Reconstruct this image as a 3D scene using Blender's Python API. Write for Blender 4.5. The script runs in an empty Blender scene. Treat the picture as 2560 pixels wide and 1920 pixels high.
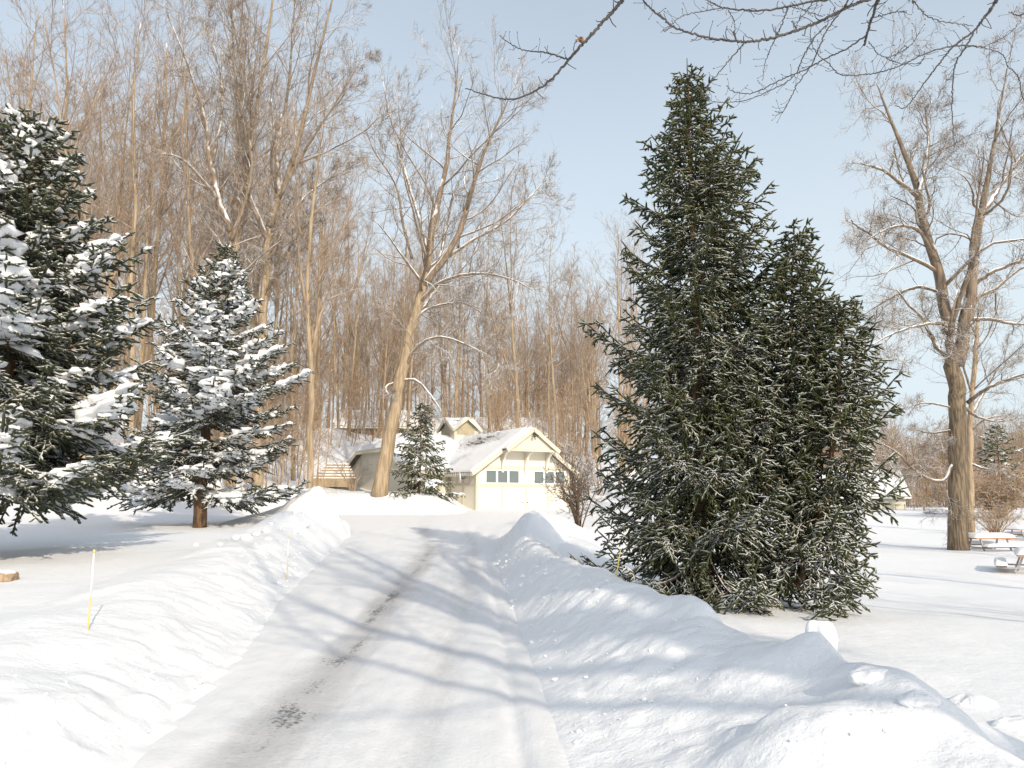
import bpy, math, numpy as np
from mathutils import Vector
C = bpy.context.scene
COL = C.collection
R = math.radians

# ------------------------------------------------------------------ camera geometry (photo is 2560 x 1920)
CAM = np.array([0.0, 0.0, 1.65]); PITCH = R(8.5); F = 1862.0
_f = np.array([0, math.cos(PITCH), math.sin(PITCH)]); _u = np.array([0, -math.sin(PITCH), math.cos(PITCH)])
def P(px, py, D):
    """the point at ground distance D seen where the photograph shows (px, py)"""
    d = _f * F + np.array([1.0, 0, 0]) * (px - 1280) + _u * (960 - py)
    return CAM + d * (D / d[1])
def P2(px, py, D):
    k = 2560 / 2212
    return P(px * k, py * k, D)

# ------------------------------------------------------------------ noise
def _hash(ix, iy, seed):
    h = (ix.astype(np.int64) * 374761393 + iy.astype(np.int64) * 668265263 + seed * 974711) & 0xFFFFFFFF
    h = ((h ^ (h >> 13)) * 1274126177) & 0xFFFFFFFF
    h = (h ^ (h >> 16)) & 0xFFFF
    return h / 65535.0
def vn(x, y, seed=0):
    ix = np.floor(x); iy = np.floor(y); fx = x - ix; fy = y - iy
    fx = fx * fx * fx * (fx * (fx * 6 - 15) + 10); fy = fy * fy * fy * (fy * (fy * 6 - 15) + 10)
    a = _hash(ix, iy, seed); b = _hash(ix + 1, iy, seed); c = _hash(ix, iy + 1, seed); d = _hash(ix + 1, iy + 1, seed)
    return (a * (1 - fx) + b * fx) * (1 - fy) + (c * (1 - fx) + d * fx) * fy - 0.5
def fbm(x, y, seed=0, o=4):
    s = 0; a = 1.0
    for i in range(o):
        s = s + a * vn(x * 2 ** i + 17.3 * i, y * 2 ** i - 9.1 * i, seed + i); a *= 0.5
    return s
def ss(a, b, x):
    t = np.clip((x - a) / (b - a), 0, 1); return t * t * (3 - 2 * t)
def lin(y, pts):
    p = np.array(pts, float); return np.interp(y, p[:, 0], p[:, 1])

# ------------------------------------------------------------------ mesh builder
class MB:
    def __init__(s): s.v = []; s.q = []; s.t = []; s.n = 0; s.ng = []
    def add(s, v, q=None, t=None):
        v = np.asarray(v, float).reshape(-1, 3); s.v.append(v)
        if q is not None and len(q): s.q.append(np.asarray(q, np.int64).reshape(-1, 4) + s.n)
        if t is not None and len(t): s.t.append(np.asarray(t, np.int64).reshape(-1, 3) + s.n)
        s.n += len(v)
    def grid(s, X, Y, Z, flip=False):
        a, b = X.shape; i = np.arange(a * b).reshape(a, b)
        q = np.stack([i[:-1, :-1], i[:-1, 1:], i[1:, 1:], i[1:, :-1]], -1).reshape(-1, 4)
        if flip: q = q[:, ::-1]
        s.add(np.stack([X, Y, Z], -1).reshape(-1, 3), q)
    def box(s, x0, x1, y0, y1, z0, z1):
        v = [(x, y, z) for z in (z0, z1) for y in (y0, y1) for x in (x0, x1)]
        s.add(v, [(0, 2, 3, 1), (4, 5, 7, 6), (0, 1, 5, 4), (1, 3, 7, 5), (3, 2, 6, 7), (2, 0, 4, 6)])
    def bar(s, p, q, w, h, up=(0, 0, 1)):
        p = np.array(p, float); q = np.array(q, float); d = q - p; d /= np.linalg.norm(d)
        up = np.array(up, float); sd = np.cross(d, up); sd /= np.linalg.norm(sd); u2 = np.cross(sd, d)
        v = [e + sd * a * w / 2 + u2 * b * h / 2 for e in (p, q) for a, b in ((-1, -1), (1, -1), (1, 1), (-1, 1))]
        s.add(v, [(0, 1, 2, 3), (7, 6, 5, 4), (0, 4, 5, 1), (1, 5, 6, 2), (2, 6, 7, 3), (3, 7, 4, 0)])
    def prism(s, poly, off):
        """closed prism over a planar polygon (list of 3d points), extruded by off"""
        poly = np.array(poly, float); n = len(poly); v = np.concatenate([poly, poly + np.array(off, float)])
        q = [(i, (i + 1) % n, n + (i + 1) % n, n + i) for i in range(n)]
        t = [(0, i + 1, i) for i in range(1, n - 1)] + [(n, n + i, n + i + 1) for i in range(1, n - 1)]
        s.add(v, q, t)
    def tubes(s, pts, rad, sides):
        pts = np.asarray(pts, float); rad = np.asarray(rad, float)
        if pts.ndim == 2: pts = pts[None]; rad = rad[None]
        B, n, _ = pts.shape
        T = np.gradient(pts, axis=1); T /= np.linalg.norm(T, axis=2, keepdims=True) + 1e-12
        m = T.mean(1); ref = np.where(np.abs(m[:, 2:3]) > 0.8, np.array([[1.0, 0.13, 0]]), np.array([[0.0, 0.1, 1.0]]))
        S = np.cross(T, np.repeat(ref[:, None], n, 1)); S /= np.linalg.norm(S, axis=2, keepdims=True) + 1e-12
        U = np.cross(S, T)
        a = np.arange(sides) * 2 * np.pi / sides
        v = pts[:, :, None] + rad[:, :, None, None] * (np.cos(a)[None, None, :, None] * S[:, :, None] + np.sin(a)[None, None, :, None] * U[:, :, None])
        i = np.arange(B * n * sides).reshape(B, n, sides); j = np.roll(i, -1, 2)
        q = np.stack([i[:, :-1], j[:, :-1], j[:, 1:], i[:, 1:]], -1).reshape(-1, 4)
        s.add(v.reshape(-1, 3), q)
        if sides > 3:   # close the ends
            c = []
            for e, fl in ((0, True), (n - 1, False)):
                r = i[:, e]
                for k in range(1, sides - 1):
                    tri = np.stack([r[:, 0], r[:, k], r[:, k + 1]], -1)
                    c.append(tri[:, ::-1] if fl else tri)
            s.t.append(np.concatenate(c) + s.n - B * n * sides)
    def mesh(s, name, mat, smooth=True):
        me = bpy.data.meshes.new(name)
        V = np.concatenate(s.v); Q = np.concatenate(s.q) if s.q else np.zeros((0, 4), np.int64); T = np.concatenate(s.t) if s.t else np.zeros((0, 3), np.int64)
        me.vertices.add(len(V)); me.vertices.foreach_set('co', V.astype(np.float32).ravel())
        L = np.concatenate([Q.ravel(), T.ravel()]).astype(np.int32)
        me.loops.add(len(L)); me.loops.foreach_set('vertex_index', L)
        st = np.concatenate([np.arange(len(Q)) * 4, len(Q) * 4 + np.arange(len(T)) * 3]).astype(np.int32)
        me.polygons.add(len(st)); me.polygons.foreach_set('loop_start', st)
        me.polygons.foreach_set('use_smooth', np.full(len(st), bool(smooth)))
        me.update(calc_edges=True); me.validate()
        me.materials.append(mat)
        return me
    def build(s, name, mat, parent=None, smooth=True):
        o = bpy.data.objects.new(name, s.mesh(name, mat, smooth)); COL.objects.link(o)
        if parent: o.parent = parent
        return o
def tag(o, label=None, cat=None, group=None, kind=None):
    if label: o['label'] = label
    if cat: o['category'] = cat
    if group: o['group'] = group
    if kind: o['kind'] = kind
    return o
def empty(name, loc=(0, 0, 0), rz=0.0, label=None, cat=None, group=None):
    o = bpy.data.objects.new(name, None); COL.objects.link(o); o.location = tuple(float(v) for v in loc); o.rotation_euler = (0, 0, rz)
    o.empty_display_size = 0.1
    return tag(o, label, cat, group)
def copy_tree(o, parent=None):
    c = o.copy(); COL.objects.link(c)
    if parent: c.parent = parent
    for ch in o.children: copy_tree(ch, c)
    return c

# ------------------------------------------------------------------ materials
def new_mat(name):
    m = bpy.data.materials.new(name); m.use_nodes = True
    nt = m.node_tree; b = nt.nodes['Principled BSDF']
    return m, nt, b
def N(nt, t, **kw):
    n = nt.nodes.new(t)
    for k, v in kw.items():
        if k in n.inputs: n.inputs[k].default_value = v
        else: setattr(n, k, v)
    return n
def mixc(nt, fac, a, b):
    n = nt.nodes.new('ShaderNodeMix'); n.data_type = 'RGBA'
    for s, v in ((0, fac), (6, a), (7, b)):
        if isinstance(v, (int, float)): n.inputs[s].default_value = v
        elif isinstance(v, tuple): n.inputs[s].default_value = (*v, 1)
        else: nt.links.new(v, n.inputs[s])
    return n.outputs[2]
def mr(nt, v, a, b, c=0.0, d=1.0):
    n = nt.nodes.new('ShaderNodeMapRange'); n.interpolation_type = 'SMOOTHSTEP'
    nt.links.new(v, n.inputs[0])
    for i, x in zip((1, 2, 3, 4), (a, b, c, d)): n.inputs[i].default_value = x
    return n.outputs[0]
def math_(nt, op, a, b=None):
    n = nt.nodes.new('ShaderNodeMath'); n.operation = op
    for i, v in ((0, a), (1, b)):
        if v is None: continue
        if isinstance(v, (int, float)): n.inputs[i].default_value = v
        else: nt.links.new(v, n.inputs[i])
    return n.outputs[0]
def coords(nt, scale=(1, 1, 1), kind='Object'):
    tc = nt.nodes.new('ShaderNodeTexCoord'); mp = nt.nodes.new('ShaderNodeMapping'); mp.inputs['Scale'].default_value = scale
    nt.links.new(tc.outputs[kind], mp.inputs[0]); return mp.outputs[0]
def noise(nt, vec, scale, detail=4.0, rough=0.55):
    n = N(nt, 'ShaderNodeTexNoise', Scale=scale, Detail=detail, Roughness=rough); nt.links.new(vec, n.inputs['Vector']); return n.outputs['Fac']
def bump(nt, b, h, strength, dist, prev=None):
    n = N(nt, 'ShaderNodeBump', Strength=strength, Distance=dist); nt.links.new(h, n.inputs['Height'])
    if prev is not None: nt.links.new(prev, n.inputs['Normal'])
    nt.links.new(n.outputs[0], b.inputs['Normal']); return n.outputs[0]
SNOW_C = (0.86, 0.865, 0.88)
def snow_mat(name, s1=0.35, s2=0.25, sc=1.0, col=SNOW_C):
    m, nt, b = new_mat(name)
    v = coords(nt)
    c = mixc(nt, noise(nt, v, 0.8, 3), col, (0.80, 0.815, 0.84))
    nt.links.new(c, b.inputs['Base Color']); b.inputs['Roughness'].default_value = 0.6
    b.inputs['Specular IOR Level'].default_value = 0.25
    p = bump(nt, b, noise(nt, v, 5 * sc, 5, 0.6), s1, 0.06 / sc)
    p = bump(nt, b, noise(nt, v, 19 * sc, 4, 0.65), s1 * .9, 0.022 / sc, p)
    bump(nt, b, noise(nt, v, 60 * sc, 3, 0.7), s2, 0.008 / sc, p)
    return m
def plain(name, col, rough=0.7, var=0.15, sc=6.0, bmp=0.1, spec=0.3, stretch=(1, 1, 1)):
    m, nt, b = new_mat(name); v = coords(nt, stretch); f = noise(nt, v, sc, 5)
    c = mixc(nt, f, tuple(x * (1 - var) for x in col), tuple(min(1, x * (1 + var)) for x in col))
    nt.links.new(c, b.inputs['Base Color']); b.inputs['Roughness'].default_value = rough; b.inputs['Specular IOR Level'].default_value = spec
    if bmp: bump(nt, b, f, bmp, 0.02)
    return m
def up_snow(nt, lo, hi, nscale, namp, vec):
    """how much snow lies on a surface: by how far it faces up, broken by noise"""
    g = nt.nodes.new('ShaderNodeNewGeometry'); sp = nt.nodes.new('ShaderNodeSeparateXYZ'); nt.links.new(g.outputs['Normal'], sp.inputs[0])
    n = math_(nt, 'MULTIPLY', math_(nt, 'SUBTRACT', noise(nt, vec, nscale, 3), 0.5), namp)
    return mr(nt, math_(nt, 'ADD', sp.outputs[2], n), lo, hi)
def bark_mat(name, c1, c2, lo=0.35, hi=0.55, sc=3.0, groove=0.6, amp=0.9):
    m, nt, b = new_mat(name); v = coords(nt, (1, 1, 0.10)); vo = coords(nt)
    f = noise(nt, v, sc * 5, 4, 0.6)
    base = mixc(nt, mr(nt, f, 0.40, 0.60), c1, c2)
    base = mixc(nt, math_(nt, 'MULTIPLY', noise(nt, vo, 0.7, 2), 0.6), base, tuple(0.5 * (a + b2) * 0.8 for a, b2 in zip(c1, c2)))
    s = up_snow(nt, lo, hi, 1.6, amp, vo)
    nt.links.new(mixc(nt, s, base, SNOW_C), b.inputs['Base Color']); b.inputs['Roughness'].default_value = 0.85; b.inputs['Specular IOR Level'].default_value = 0.15
    if groove: bump(nt, b, f, groove, 0.05)
    return m
def needle_mat(name, c1, c2, lo, hi, amp, nsc=1.5):
    m, nt, b = new_mat(name); vo = coords(nt)
    base = mixc(nt, mr(nt, noise(nt, vo, 2.5, 3), 0.35, 0.65), c1, c2)
    s = up_snow(nt, lo, hi, nsc, amp, vo)
    nt.links.new(mixc(nt, s, base, SNOW_C), b.inputs['Base Color']); b.inputs['Roughness'].default_value = 0.6; b.inputs['Specular IOR Level'].default_value = 0.25
    return m
M = {}
M['snow'] = snow_mat('snow', 0.25, 0.3)
M['bank_snow'] = snow_mat('bank_snow', 0.5, 0.5, 1.3)
M['pad_snow'] = snow_mat('pad_snow', 0.3, 0.2, 2.0)
M['bark_grey'] = bark_mat('bark_grey', (0.105, 0.08, 0.055), (0.29, 0.225, 0.155), 0.5, 0.7, 3.0, 0.9, 0.5)
M['limb'] = bark_mat('limb', (0.15, 0.115, 0.085), (0.29, 0.225, 0.165), 0.26, 0.5, 2.0, 0.3, 1.0)
M['forest_bark'] = bark_mat('forest_bark', (0.27, 0.20, 0.13), (0.46, 0.36, 0.245), 0.45, 0.65, 2.0, 0.5, 0.8)
M['forest_limb'] = bark_mat('forest_limb', (0.26, 0.19, 0.135), (0.42, 0.32, 0.23), 0.6, 0.9, 1.0, 0.0, 1.0)
M['brush_bark'] = bark_mat('brush_bark', (0.29, 0.19, 0.115), (0.45, 0.32, 0.20), 0.6, 0.8, 1.0, 0.0, 0.8)
M['snowy_limb'] = bark_mat('snowy_limb', (0.17, 0.13, 0.095), (0.33, 0.255, 0.185), 0.14, 0.42, 2.0, 0.3, 0.9)
M['over_bark'] = bark_mat('over_bark', (0.075, 0.07, 0.068), (0.15, 0.135, 0.12), 0.9, 1.2, 8.0, 0.4, 0.3)
M['spruce_bark'] = bark_mat('spruce_bark', (0.09, 0.055, 0.035), (0.22, 0.14, 0.085), 0.75, 0.9, 2.5, 0.9, 0.3)
M['needle_dark'] = needle_mat('needle_dark', (0.026, 0.034, 0.010), (0.068, 0.074, 0.022), 0.48, 1.08, 1.1, .9)
M['needle_blue'] = needle_mat('needle_blue', (0.032, 0.040, 0.020), (0.074, 0.080, 0.044), 0.45, 1.0, 1.2, 1.1)
M['needle_small'] = needle_mat('needle_small', (0.045, 0.055, 0.016), (0.10, 0.105, 0.035), 0.6, 1.0, 1.2)

# ------------------------------------------------------------------ terrain
LEFT_EDGE = [(-60, -2.3), (4.85, -2.3), (8, -2.8), (11.5, -3.5), (17, -4.3), (24, -5.2), (28, -6.2), (31, -9), (34, -16), (42, -16)]
RIGHT_EDGE = [(-60, 0.6), (4.85, 0.28), (8.5, 0.14), (13, -0.1), (17.8, -0.38), (24, -0.4), (27, 0.3), (30, 2.5), (33, 7), (42, 9)]
def xl(y): return lin(y, LEFT_EDGE)
def xr(y): return lin(y, RIGHT_EDGE)
def zroad(y): return 0.82 * np.clip((y - 9) / 33.0, 0, 1) ** 1.1
def Hbase(x, y):
    z = zroad(y)
    dl = xl(y) - x; dr = x - xr(y)
    inyard = ss(28.5, 30.5, y) * (1 - ss(41.5, 43, y)) * ss(-16, -12, x) * (1 - ss(6, 9, x))
    left = ss(-0.3, 1.9, dl) * (1 - inyard)
    z = z + left * (0.42 + 0.10 * fbm(x * 0.18, y * 0.18, 3, 3))
    right = ss(0.1, 2.2, dr)
    low = right * (0.05 - (0.55 + zroad(y)) * ss(5, 19, y) * ss(0.5, 7.0, dr - 0.12 * np.maximum(y - 20, 0)))
    low = low + right * 0.55 * ss(38, 85, y) * ss(6, 16, x)
    z = z + low
    # berm before the garage's left side and the wooded slope behind
    z = z + 1.05 * ss(37.0, 40.5, y) * ss(-2.0, -4.6, x) * (1 - inyard * 0.0)
    z = z + 5.2 * ss(46, 78, y + 0.12 * np.maximum(-x - 8, 0)) * ss(30, 2, x)
    z = z + 6.0 * ss(78, 170, y) * ss(60, 10, x) + 4.0 * ss(120, 220, y)
    z = z + 0.9 * ss(26, 36, y) * ss(-9, -17, x)
    z = z + 6 * ss(250, 600, np.hypot(x, y))
    return z
def Hg(x, y):
    z = Hbase(x, y)
    road = (x > xl(y) + 0.02) & (x < xr(y) - 0.02) & (y < 42.5)
    z = z + 0.05 * fbm(x * 0.5, y * 0.35, 11, 4) * (1 - ss(0, .3, np.minimum(x - xl(y), xr(y) - x)))
    z = z + 0.012 * fbm(x * 2.2 + 0.3 * y, y * 1.2, 21, 3)
    return np.where(road & (y < 42.5), z - 0.07, z)
def bump_at(x, y, cx, cy, h, rx, ry=None, p=2):
    ry = ry or rx
    d = ((x - cx) / rx) ** 2 + ((y - cy) / ry) ** 2
    return h * np.exp(-d ** (p / 2))
CREST = [(1.5, 2.2), (3.7, 2.15), (5, 2.0), (7.5, 1.6), (9.5, 1.1), (14, 0.45), (18, 0.25), (22, 0.55), (25, 1.1), (27.5, 2.0)]
CRESTH = [(0, .38), (3.7, .38), (5, .43), (7.5, .55), (9.5, .62), (14, .62), (18, .64), (21.5, .74), (24, .70), (26.5, .45), (29, 0)]
def right_bank(x, y):
    e = xr(y) - 0.05; c = lin(y, CREST) + 0.12 * vn(y * 0.9, y * 0 + 3.0, 5); h = lin(y, CRESTH) * (1 + 0.18 * vn(y * 0.6, x * 0.3, 6) + 0.10 * vn(y * 1.7, x * 0.9, 7))
    t = (x - e) / np.maximum(c - e, 0.3)
    up = ss(0, 1, np.clip(t, 0, 1)) ** 0.8
    w = 0.75 + 0.25 * vn(y * 0.7, y * 0, 8)
    dn = 1 - ss(0.05, 1.0, (x - c) / (1.25 * w))
    b = h * np.where(x < c, up, dn)
    face = np.clip(b / np.maximum(h, .05), 0, 1)
    cl = np.abs(fbm(x * 2.6, y * 2.2, 31, 4)); b = b + face * (1 - 0.75 * face) * 0.24 * (cl - 0.2)
    b = b + face * 0.10 * np.maximum(0, fbm(x * 1.1, y * 0.7, 41, 2))
    b = b + face * (1 - .8 * face) * 0.05 * fbm(x * 9, y * 8, 77, 3)
    b = b + np.clip(b / .12, 0, 1) * ss(-.25, .25, x - c) * ss(9.5, 7, y) * .30 * np.maximum(0, vn(x * 2.4, y * 2.4, 43) - .05) ** .8
    # rounded heaps at the near end and at the far end
    b = b + bump_at(x, y, 1.55, 4.15, .16, .42, .42, 3) + bump_at(x, y, 2.35, 4.6, .12, .45, .4, 3) + bump_at(x, y, 2.0, 5.6, .10, .4, .35, 3)
    b = b + bump_at(x, y, 2.9, 5.2, .16, .35, .3, 3) + bump_at(x, y, .9, 21, .12, 1.0, 3, 3)
    return b * ss(1.0, 2.2, y + 0 * x)
def left_bank(x, y):
    dl = xl(y) - x
    sh = lin(y, [(0, .07), (5, .08), (9, .16), (16, .34), (23, .42), (28, .2)]) * ss(-0.1, 1.0, dl) * (1 - ss(0.8, 2.8, dl)) * (1 + 1.0 * vn(y * 0.5, x * 0.5, 51))
    rip = 0.075 * ss(0.0, 0.9, dl) * (1 - ss(1.2, 3.0, dl)) * fbm(x * 1.3 + y * 0.4, y * 1.0 - x * 0.3, 55, 3)
    mound = bump_at(x, y, -6.3, 24.0, .72, .85, 1.3, 3) + bump_at(x, y, -6.0, 20.8, .30, .8, 1.4) + bump_at(x, y, -7.6, 24.8, .36, 1.3, 1.2) + bump_at(x, y, -6.6, 26.5, .55, 1.1, 1.2)
    mound = mound * (1 + 0.35 * fbm(x * 1.8, y * 1.8, 57, 3))
    cl = 0.10 * np.maximum(0, np.abs(fbm(x * 2.6, y * 2.2, 61, 4)) - 0.10) * ss(-.15, .35, dl) * (1 - ss(0.4, 1.6, dl))
    return (sh + rip + cl) * (1 - ss(24, 28, y)) + mound * ss(-0.25, 0.35, dl + .3)
def snow_top(x, y):
    x = np.asarray(x, float); y = np.asarray(y, float)
    rb = np.where((y > 1) & (y < 29.5) & (x > xr(y) - .1) & (x < 6), right_bank(x, y), 0); lb = np.where((y > 1) & (y < 28) & (x < xl(y) + .2) & (x > xl(y) - 4), left_bank(x, y), 0)
    return Hg(x, y) + np.maximum(np.maximum(rb, lb), 0)
def axis(a0, a1, step, far, g):
    r = list(np.arange(a0, a1, step)); s = step
    x = r[-1]
    while x < far: s *= g; x += s; r.append(x)
    return np.array(r)
def sym_axis(lo, hi, step, flo, fhi, g):
    r = axis(lo, hi, step, fhi, g); s = step; x = lo; l = []
    while x > flo: s *= g; x -= s; l.append(x)
    return np.array(l[::-1] + list(r))
ys = [-900, -600, -400, -250, -150, -90, -60, -40, -28, -20, -14, -9, -5, -2, 0, 1.0]
y = 1.5
while y < 900: ys.append(y); y += max(0.06, 0.0075 * y) if y < 70 else 0.03 * y
ys = np.array(ys); xs = sym_axis(-8, 6, 0.09, -900, 900, 1.045)
X, Y = np.meshgrid(xs, ys); m = MB(); m.grid(X, Y, Hg(X, Y))
tag(m.build('ground', M['snow']), kind='structure')

# snow banks thrown up by the plough, one each side of the road
def bank(name, fn, x0, x1, y0, y1, st, sink):
    ysb = [y0]
    while ysb[-1] < y1: ysb.append(ysb[-1] + max(st, 0.0045 * ysb[-1]))
    yb = np.array(ysb); t = np.linspace(0, 1, int((x1(5.) - x0(5.)) / st))
    Yb, Tb = np.meshgrid(yb, t, indexing='ij'); Xb = x0(Yb) + Tb * (x1(Yb) - x0(Yb))
    Zb = Hbase(Xb, Yb) + 0.05 * fbm(Xb * 0.5, Yb * 0.35, 11, 4) + 0.012 * fbm(Xb * 2.2 + 0.3 * Yb, Yb * 1.2, 21, 3) + fn(Xb, Yb) - sink
    edge = np.minimum(ss(0, .06, Tb), 1 - ss(.9, 1, Tb)); Zb = Zb - (1 - edge) * 0.06
    mb = MB(); mb.grid(Xb, Yb, Zb, True)
    return tag(mb.build(name, M['bank_snow']), kind='structure')
bank('snow_bank', right_bank, lambda y: xr(y) - 0.12, lambda y: lin(y, CREST) + 1.9, 1.4, 29.3, 0.04, 0.006)
bank('snow_bank', left_bank, lambda y: xl(y) - 4.2, lambda y: xl(y) + 0.15, 1.4, 27.9, 0.05, 0.006)

# the ploughed road and the yard before the garage
def road_mat():
    m, nt, b = new_mat('packed_snow_road'); v = coords(nt)
    # streaks along the road
    tc = nt.nodes.new('ShaderNodeTexCoord'); mp = nt.nodes.new('ShaderNodeMapping'); mp.inputs['Rotation'].default_value = (0, 0, R(-9)); mp.inputs['Scale'].default_value = (1.0, 0.14, 1)
    nt.links.new(tc.outputs['Object'], mp.inputs[0]); vs = mp.outputs[0]
    at = nt.nodes.new('ShaderNodeAttribute'); at.attribute_name = 'track'; tr = at.outputs['Fac']
    n1 = noise(nt, vs, 3.2, 6, 0.65); n2 = noise(nt, v, 1.1, 4); n3 = noise(nt, v, 26, 4, 0.75)
    k = math_(nt, 'ADD', math_(nt, 'ADD', math_(nt, 'MULTIPLY', tr, 0.42), math_(nt, 'MULTIPLY', n1, 0.75)), math_(nt, 'MULTIPLY', math_(nt, 'SUBTRACT', n3, 0.5), 0.42))
    grey = mr(nt, k, 0.40, 0.98)
    c = mixc(nt, grey, (0.79, 0.795, 0.81), (0.54, 0.54, 0.55))
    d = math_(nt, 'ADD', math_(nt, 'ADD', math_(nt, 'MULTIPLY', tr, 0.20), math_(nt, 'MULTIPLY', n1, 0.5)), math_(nt, 'MULTIPLY', n2, 0.4))
    dark = mr(nt, math_(nt, 'ADD', d, math_(nt, 'MULTIPLY', math_(nt, 'SUBTRACT', n3, 0.5), 0.5)), 0.735, 0.85)
    c = mixc(nt, dark, c, (0.10, 0.10, 0.105))
    nt.links.new(c, b.inputs['Base Color'])
    nt.links.new(mr(nt, grey, 0, 1, 0.6, 0.42), b.inputs['Roughness']); b.inputs['Specular IOR Level'].default_value = 0.3
    p = bump(nt, b, n1, 0.25, 0.05); p = bump(nt, b, n3, 0.45, 0.02, p); bump(nt, b, noise(nt, v, 90, 3, 0.7), 0.4, 0.006, p)
    return m
ysr = [-40, -20, -10, -4, 0, 1.5]
while ysr[-1] < 42.8: ysr.append(ysr[-1] + max(0.07, 0.006 * ysr[-1]))
yr = np.array(ysr); t = np.linspace(0, 1, 90); Yr, Tr = np.meshgrid(yr, t, indexing='ij')
Xr = (xl(Yr) - 0.3) + Tr * (xr(Yr) - xl(Yr) + 0.5)
cx1 = lin(Yr, [(0, -1.75), (4.85, -1.78), (7, -1.78), (13, -2.0), (20, -2.15), (30, -3.6), (45, -5)]); cx2 = lin(Yr, [(0, -.6), (4.85, -.62), (7, -.62), (13, -.8), (20, -.95), (30, -2.0), (45, -3)])
trk = (1 - .25 * ss(10, 19, Yr)) * (np.exp(-((Xr - cx1) / 0.26) ** 2) + .45 * np.exp(-((Xr - cx1 - .35) / 0.5) ** 2)) + 0.55 * np.exp(-((Xr - cx2) / 0.24) ** 2)
trk = trk * (1 - 0.6 * ss(26, 31, Yr)) * (0.85 + 0.4 * (fbm(Xr * .5, Yr * .22, 81, 3) + .5))
ed = np.minimum(ss(0, 0.09, Tr), 1 - ss(0.93, 1, Tr))
Zr = zroad(Yr) + 0.0 - 0.025 * trk + 0.02 * fbm(Xr * 3.0, Yr * 0.5, 91, 4) + 0.012 * fbm(Xr * 6, Yr * 5, 95, 3) - 0.04 * (1 - ed)
rut = np.exp(-((Xr - (xr(Yr) - .22)) / 0.06) ** 2); Zr = Zr - 0.035 * rut * (1 - ss(16, 20, Yr))
m = MB(); m.grid(Xr, Yr, Zr, True); ro = m.build('road', road_mat()); tag(ro, kind='structure')
a = ro.data.attributes.new('track', 'FLOAT', 'POINT'); a.data.foreach_set('value', trk.astype(np.float32).ravel())

# ------------------------------------------------------------------ bare trees
def resample(pts, rad, n):
    pts = np.asarray(pts, float); rad = np.asarray(rad, float)
    # smooth (Catmull-Rom) through the given points
    k = len(pts); ext = np.concatenate([[2 * pts[0] - pts[1]], pts, [2 * pts[-1] - pts[-2]]])
    u = np.linspace(0, k - 1, n); i = np.minimum(u.astype(int), k - 2); f = (u - i)[:, None]
    p0, p1, p2, p3 = ext[i], ext[i + 1], ext[i + 2], ext[i + 3]
    q = 0.5 * (2 * p1 + (p2 - p0) * f + (2 * p0 - 5 * p1 + 4 * p2 - p3) * f ** 2 + (3 * p1 - p0 - 3 * p2 + p3) * f ** 3)
    return q, np.interp(u, np.arange(k), rad)
def grow(parents, rads, k, rng, t0=0.2, t1=1.0, ang=45, sd=12, lr=0.45, fall=0.6, rr=0.5, n=6, wob=0.18, up=0.08, rmin=0.005, lmin=0.15, lmax=99., L=None, tip=0.3, plane=None):
    B, m, _ = parents.shape
    seg = np.linalg.norm(np.diff(parents, axis=1), axis=2); L = seg.sum(1) if L is None else L
    t = t0 + (t1 - t0) * ((np.arange(k)[None] + rng.random((B, k))) / k)
    u = t * (m - 1); i = np.minimum(u.astype(int), m - 2); f = u - i; b = np.arange(B)[:, None]
    p = parents[b, i] * (1 - f[..., None]) + parents[b, i + 1] * f[..., None]
    T = parents[b, i + 1] - parents[b, i]; T /= np.linalg.norm(T, axis=-1, keepdims=True) + 1e-12
    rp = rads[b, i] * (1 - f) + rads[b, i + 1] * f
    ref = np.where(np.abs(T[..., 2:3]) > 0.9, np.array([1.0, 0, 0]), np.array([0, 0, 1.0]))
    S = np.cross(T, ref); S /= np.linalg.norm(S, axis=-1, keepdims=True); U = np.cross(S, T)
    az = rng.random((B, 1)) * 6.28 + np.arange(k)[None] * 2.4 + rng.normal(0, .5, (B, k))
    a = np.radians(rng.normal(ang, sd, (B, k)))
    d = np.cos(a)[..., None] * T + np.sin(a)[..., None] * (np.cos(az)[..., None] * S + np.sin(az)[..., None] * U)
    ln = np.clip(L[:, None] * lr * (1 - fall * (t - t0) / (1 - t0 + 1e-9)) * rng.uniform(.55, 1.2, (B, k)), lmin, lmax)
    r0 = np.maximum(rmin, np.minimum(rp * 0.85, rp * rr * rng.uniform(.7, 1.15, (B, k))))
    d = d.reshape(-1, 3); p = p.reshape(-1, 3); ln = ln.ravel(); r0 = r0.ravel()
    d /= np.linalg.norm(d, axis=1, keepdims=True)
    out = [p]; drift = rng.normal(0, 1, d.shape) * wob * .6
    for s in range(n - 1):
        p = p + d * (ln / (n - 1))[:, None]; out.append(p)
        d = d + rng.normal(0, wob, d.shape) + drift / n + np.array([0, 0, up]); d /= np.linalg.norm(d, axis=1, keepdims=True)
    pts = np.stack(out, 1); tp = np.linspace(1, tip, n)
    rad = np.maximum(r0[:, None] * tp[None], rmin * .6)
    return pts, rad
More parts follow.
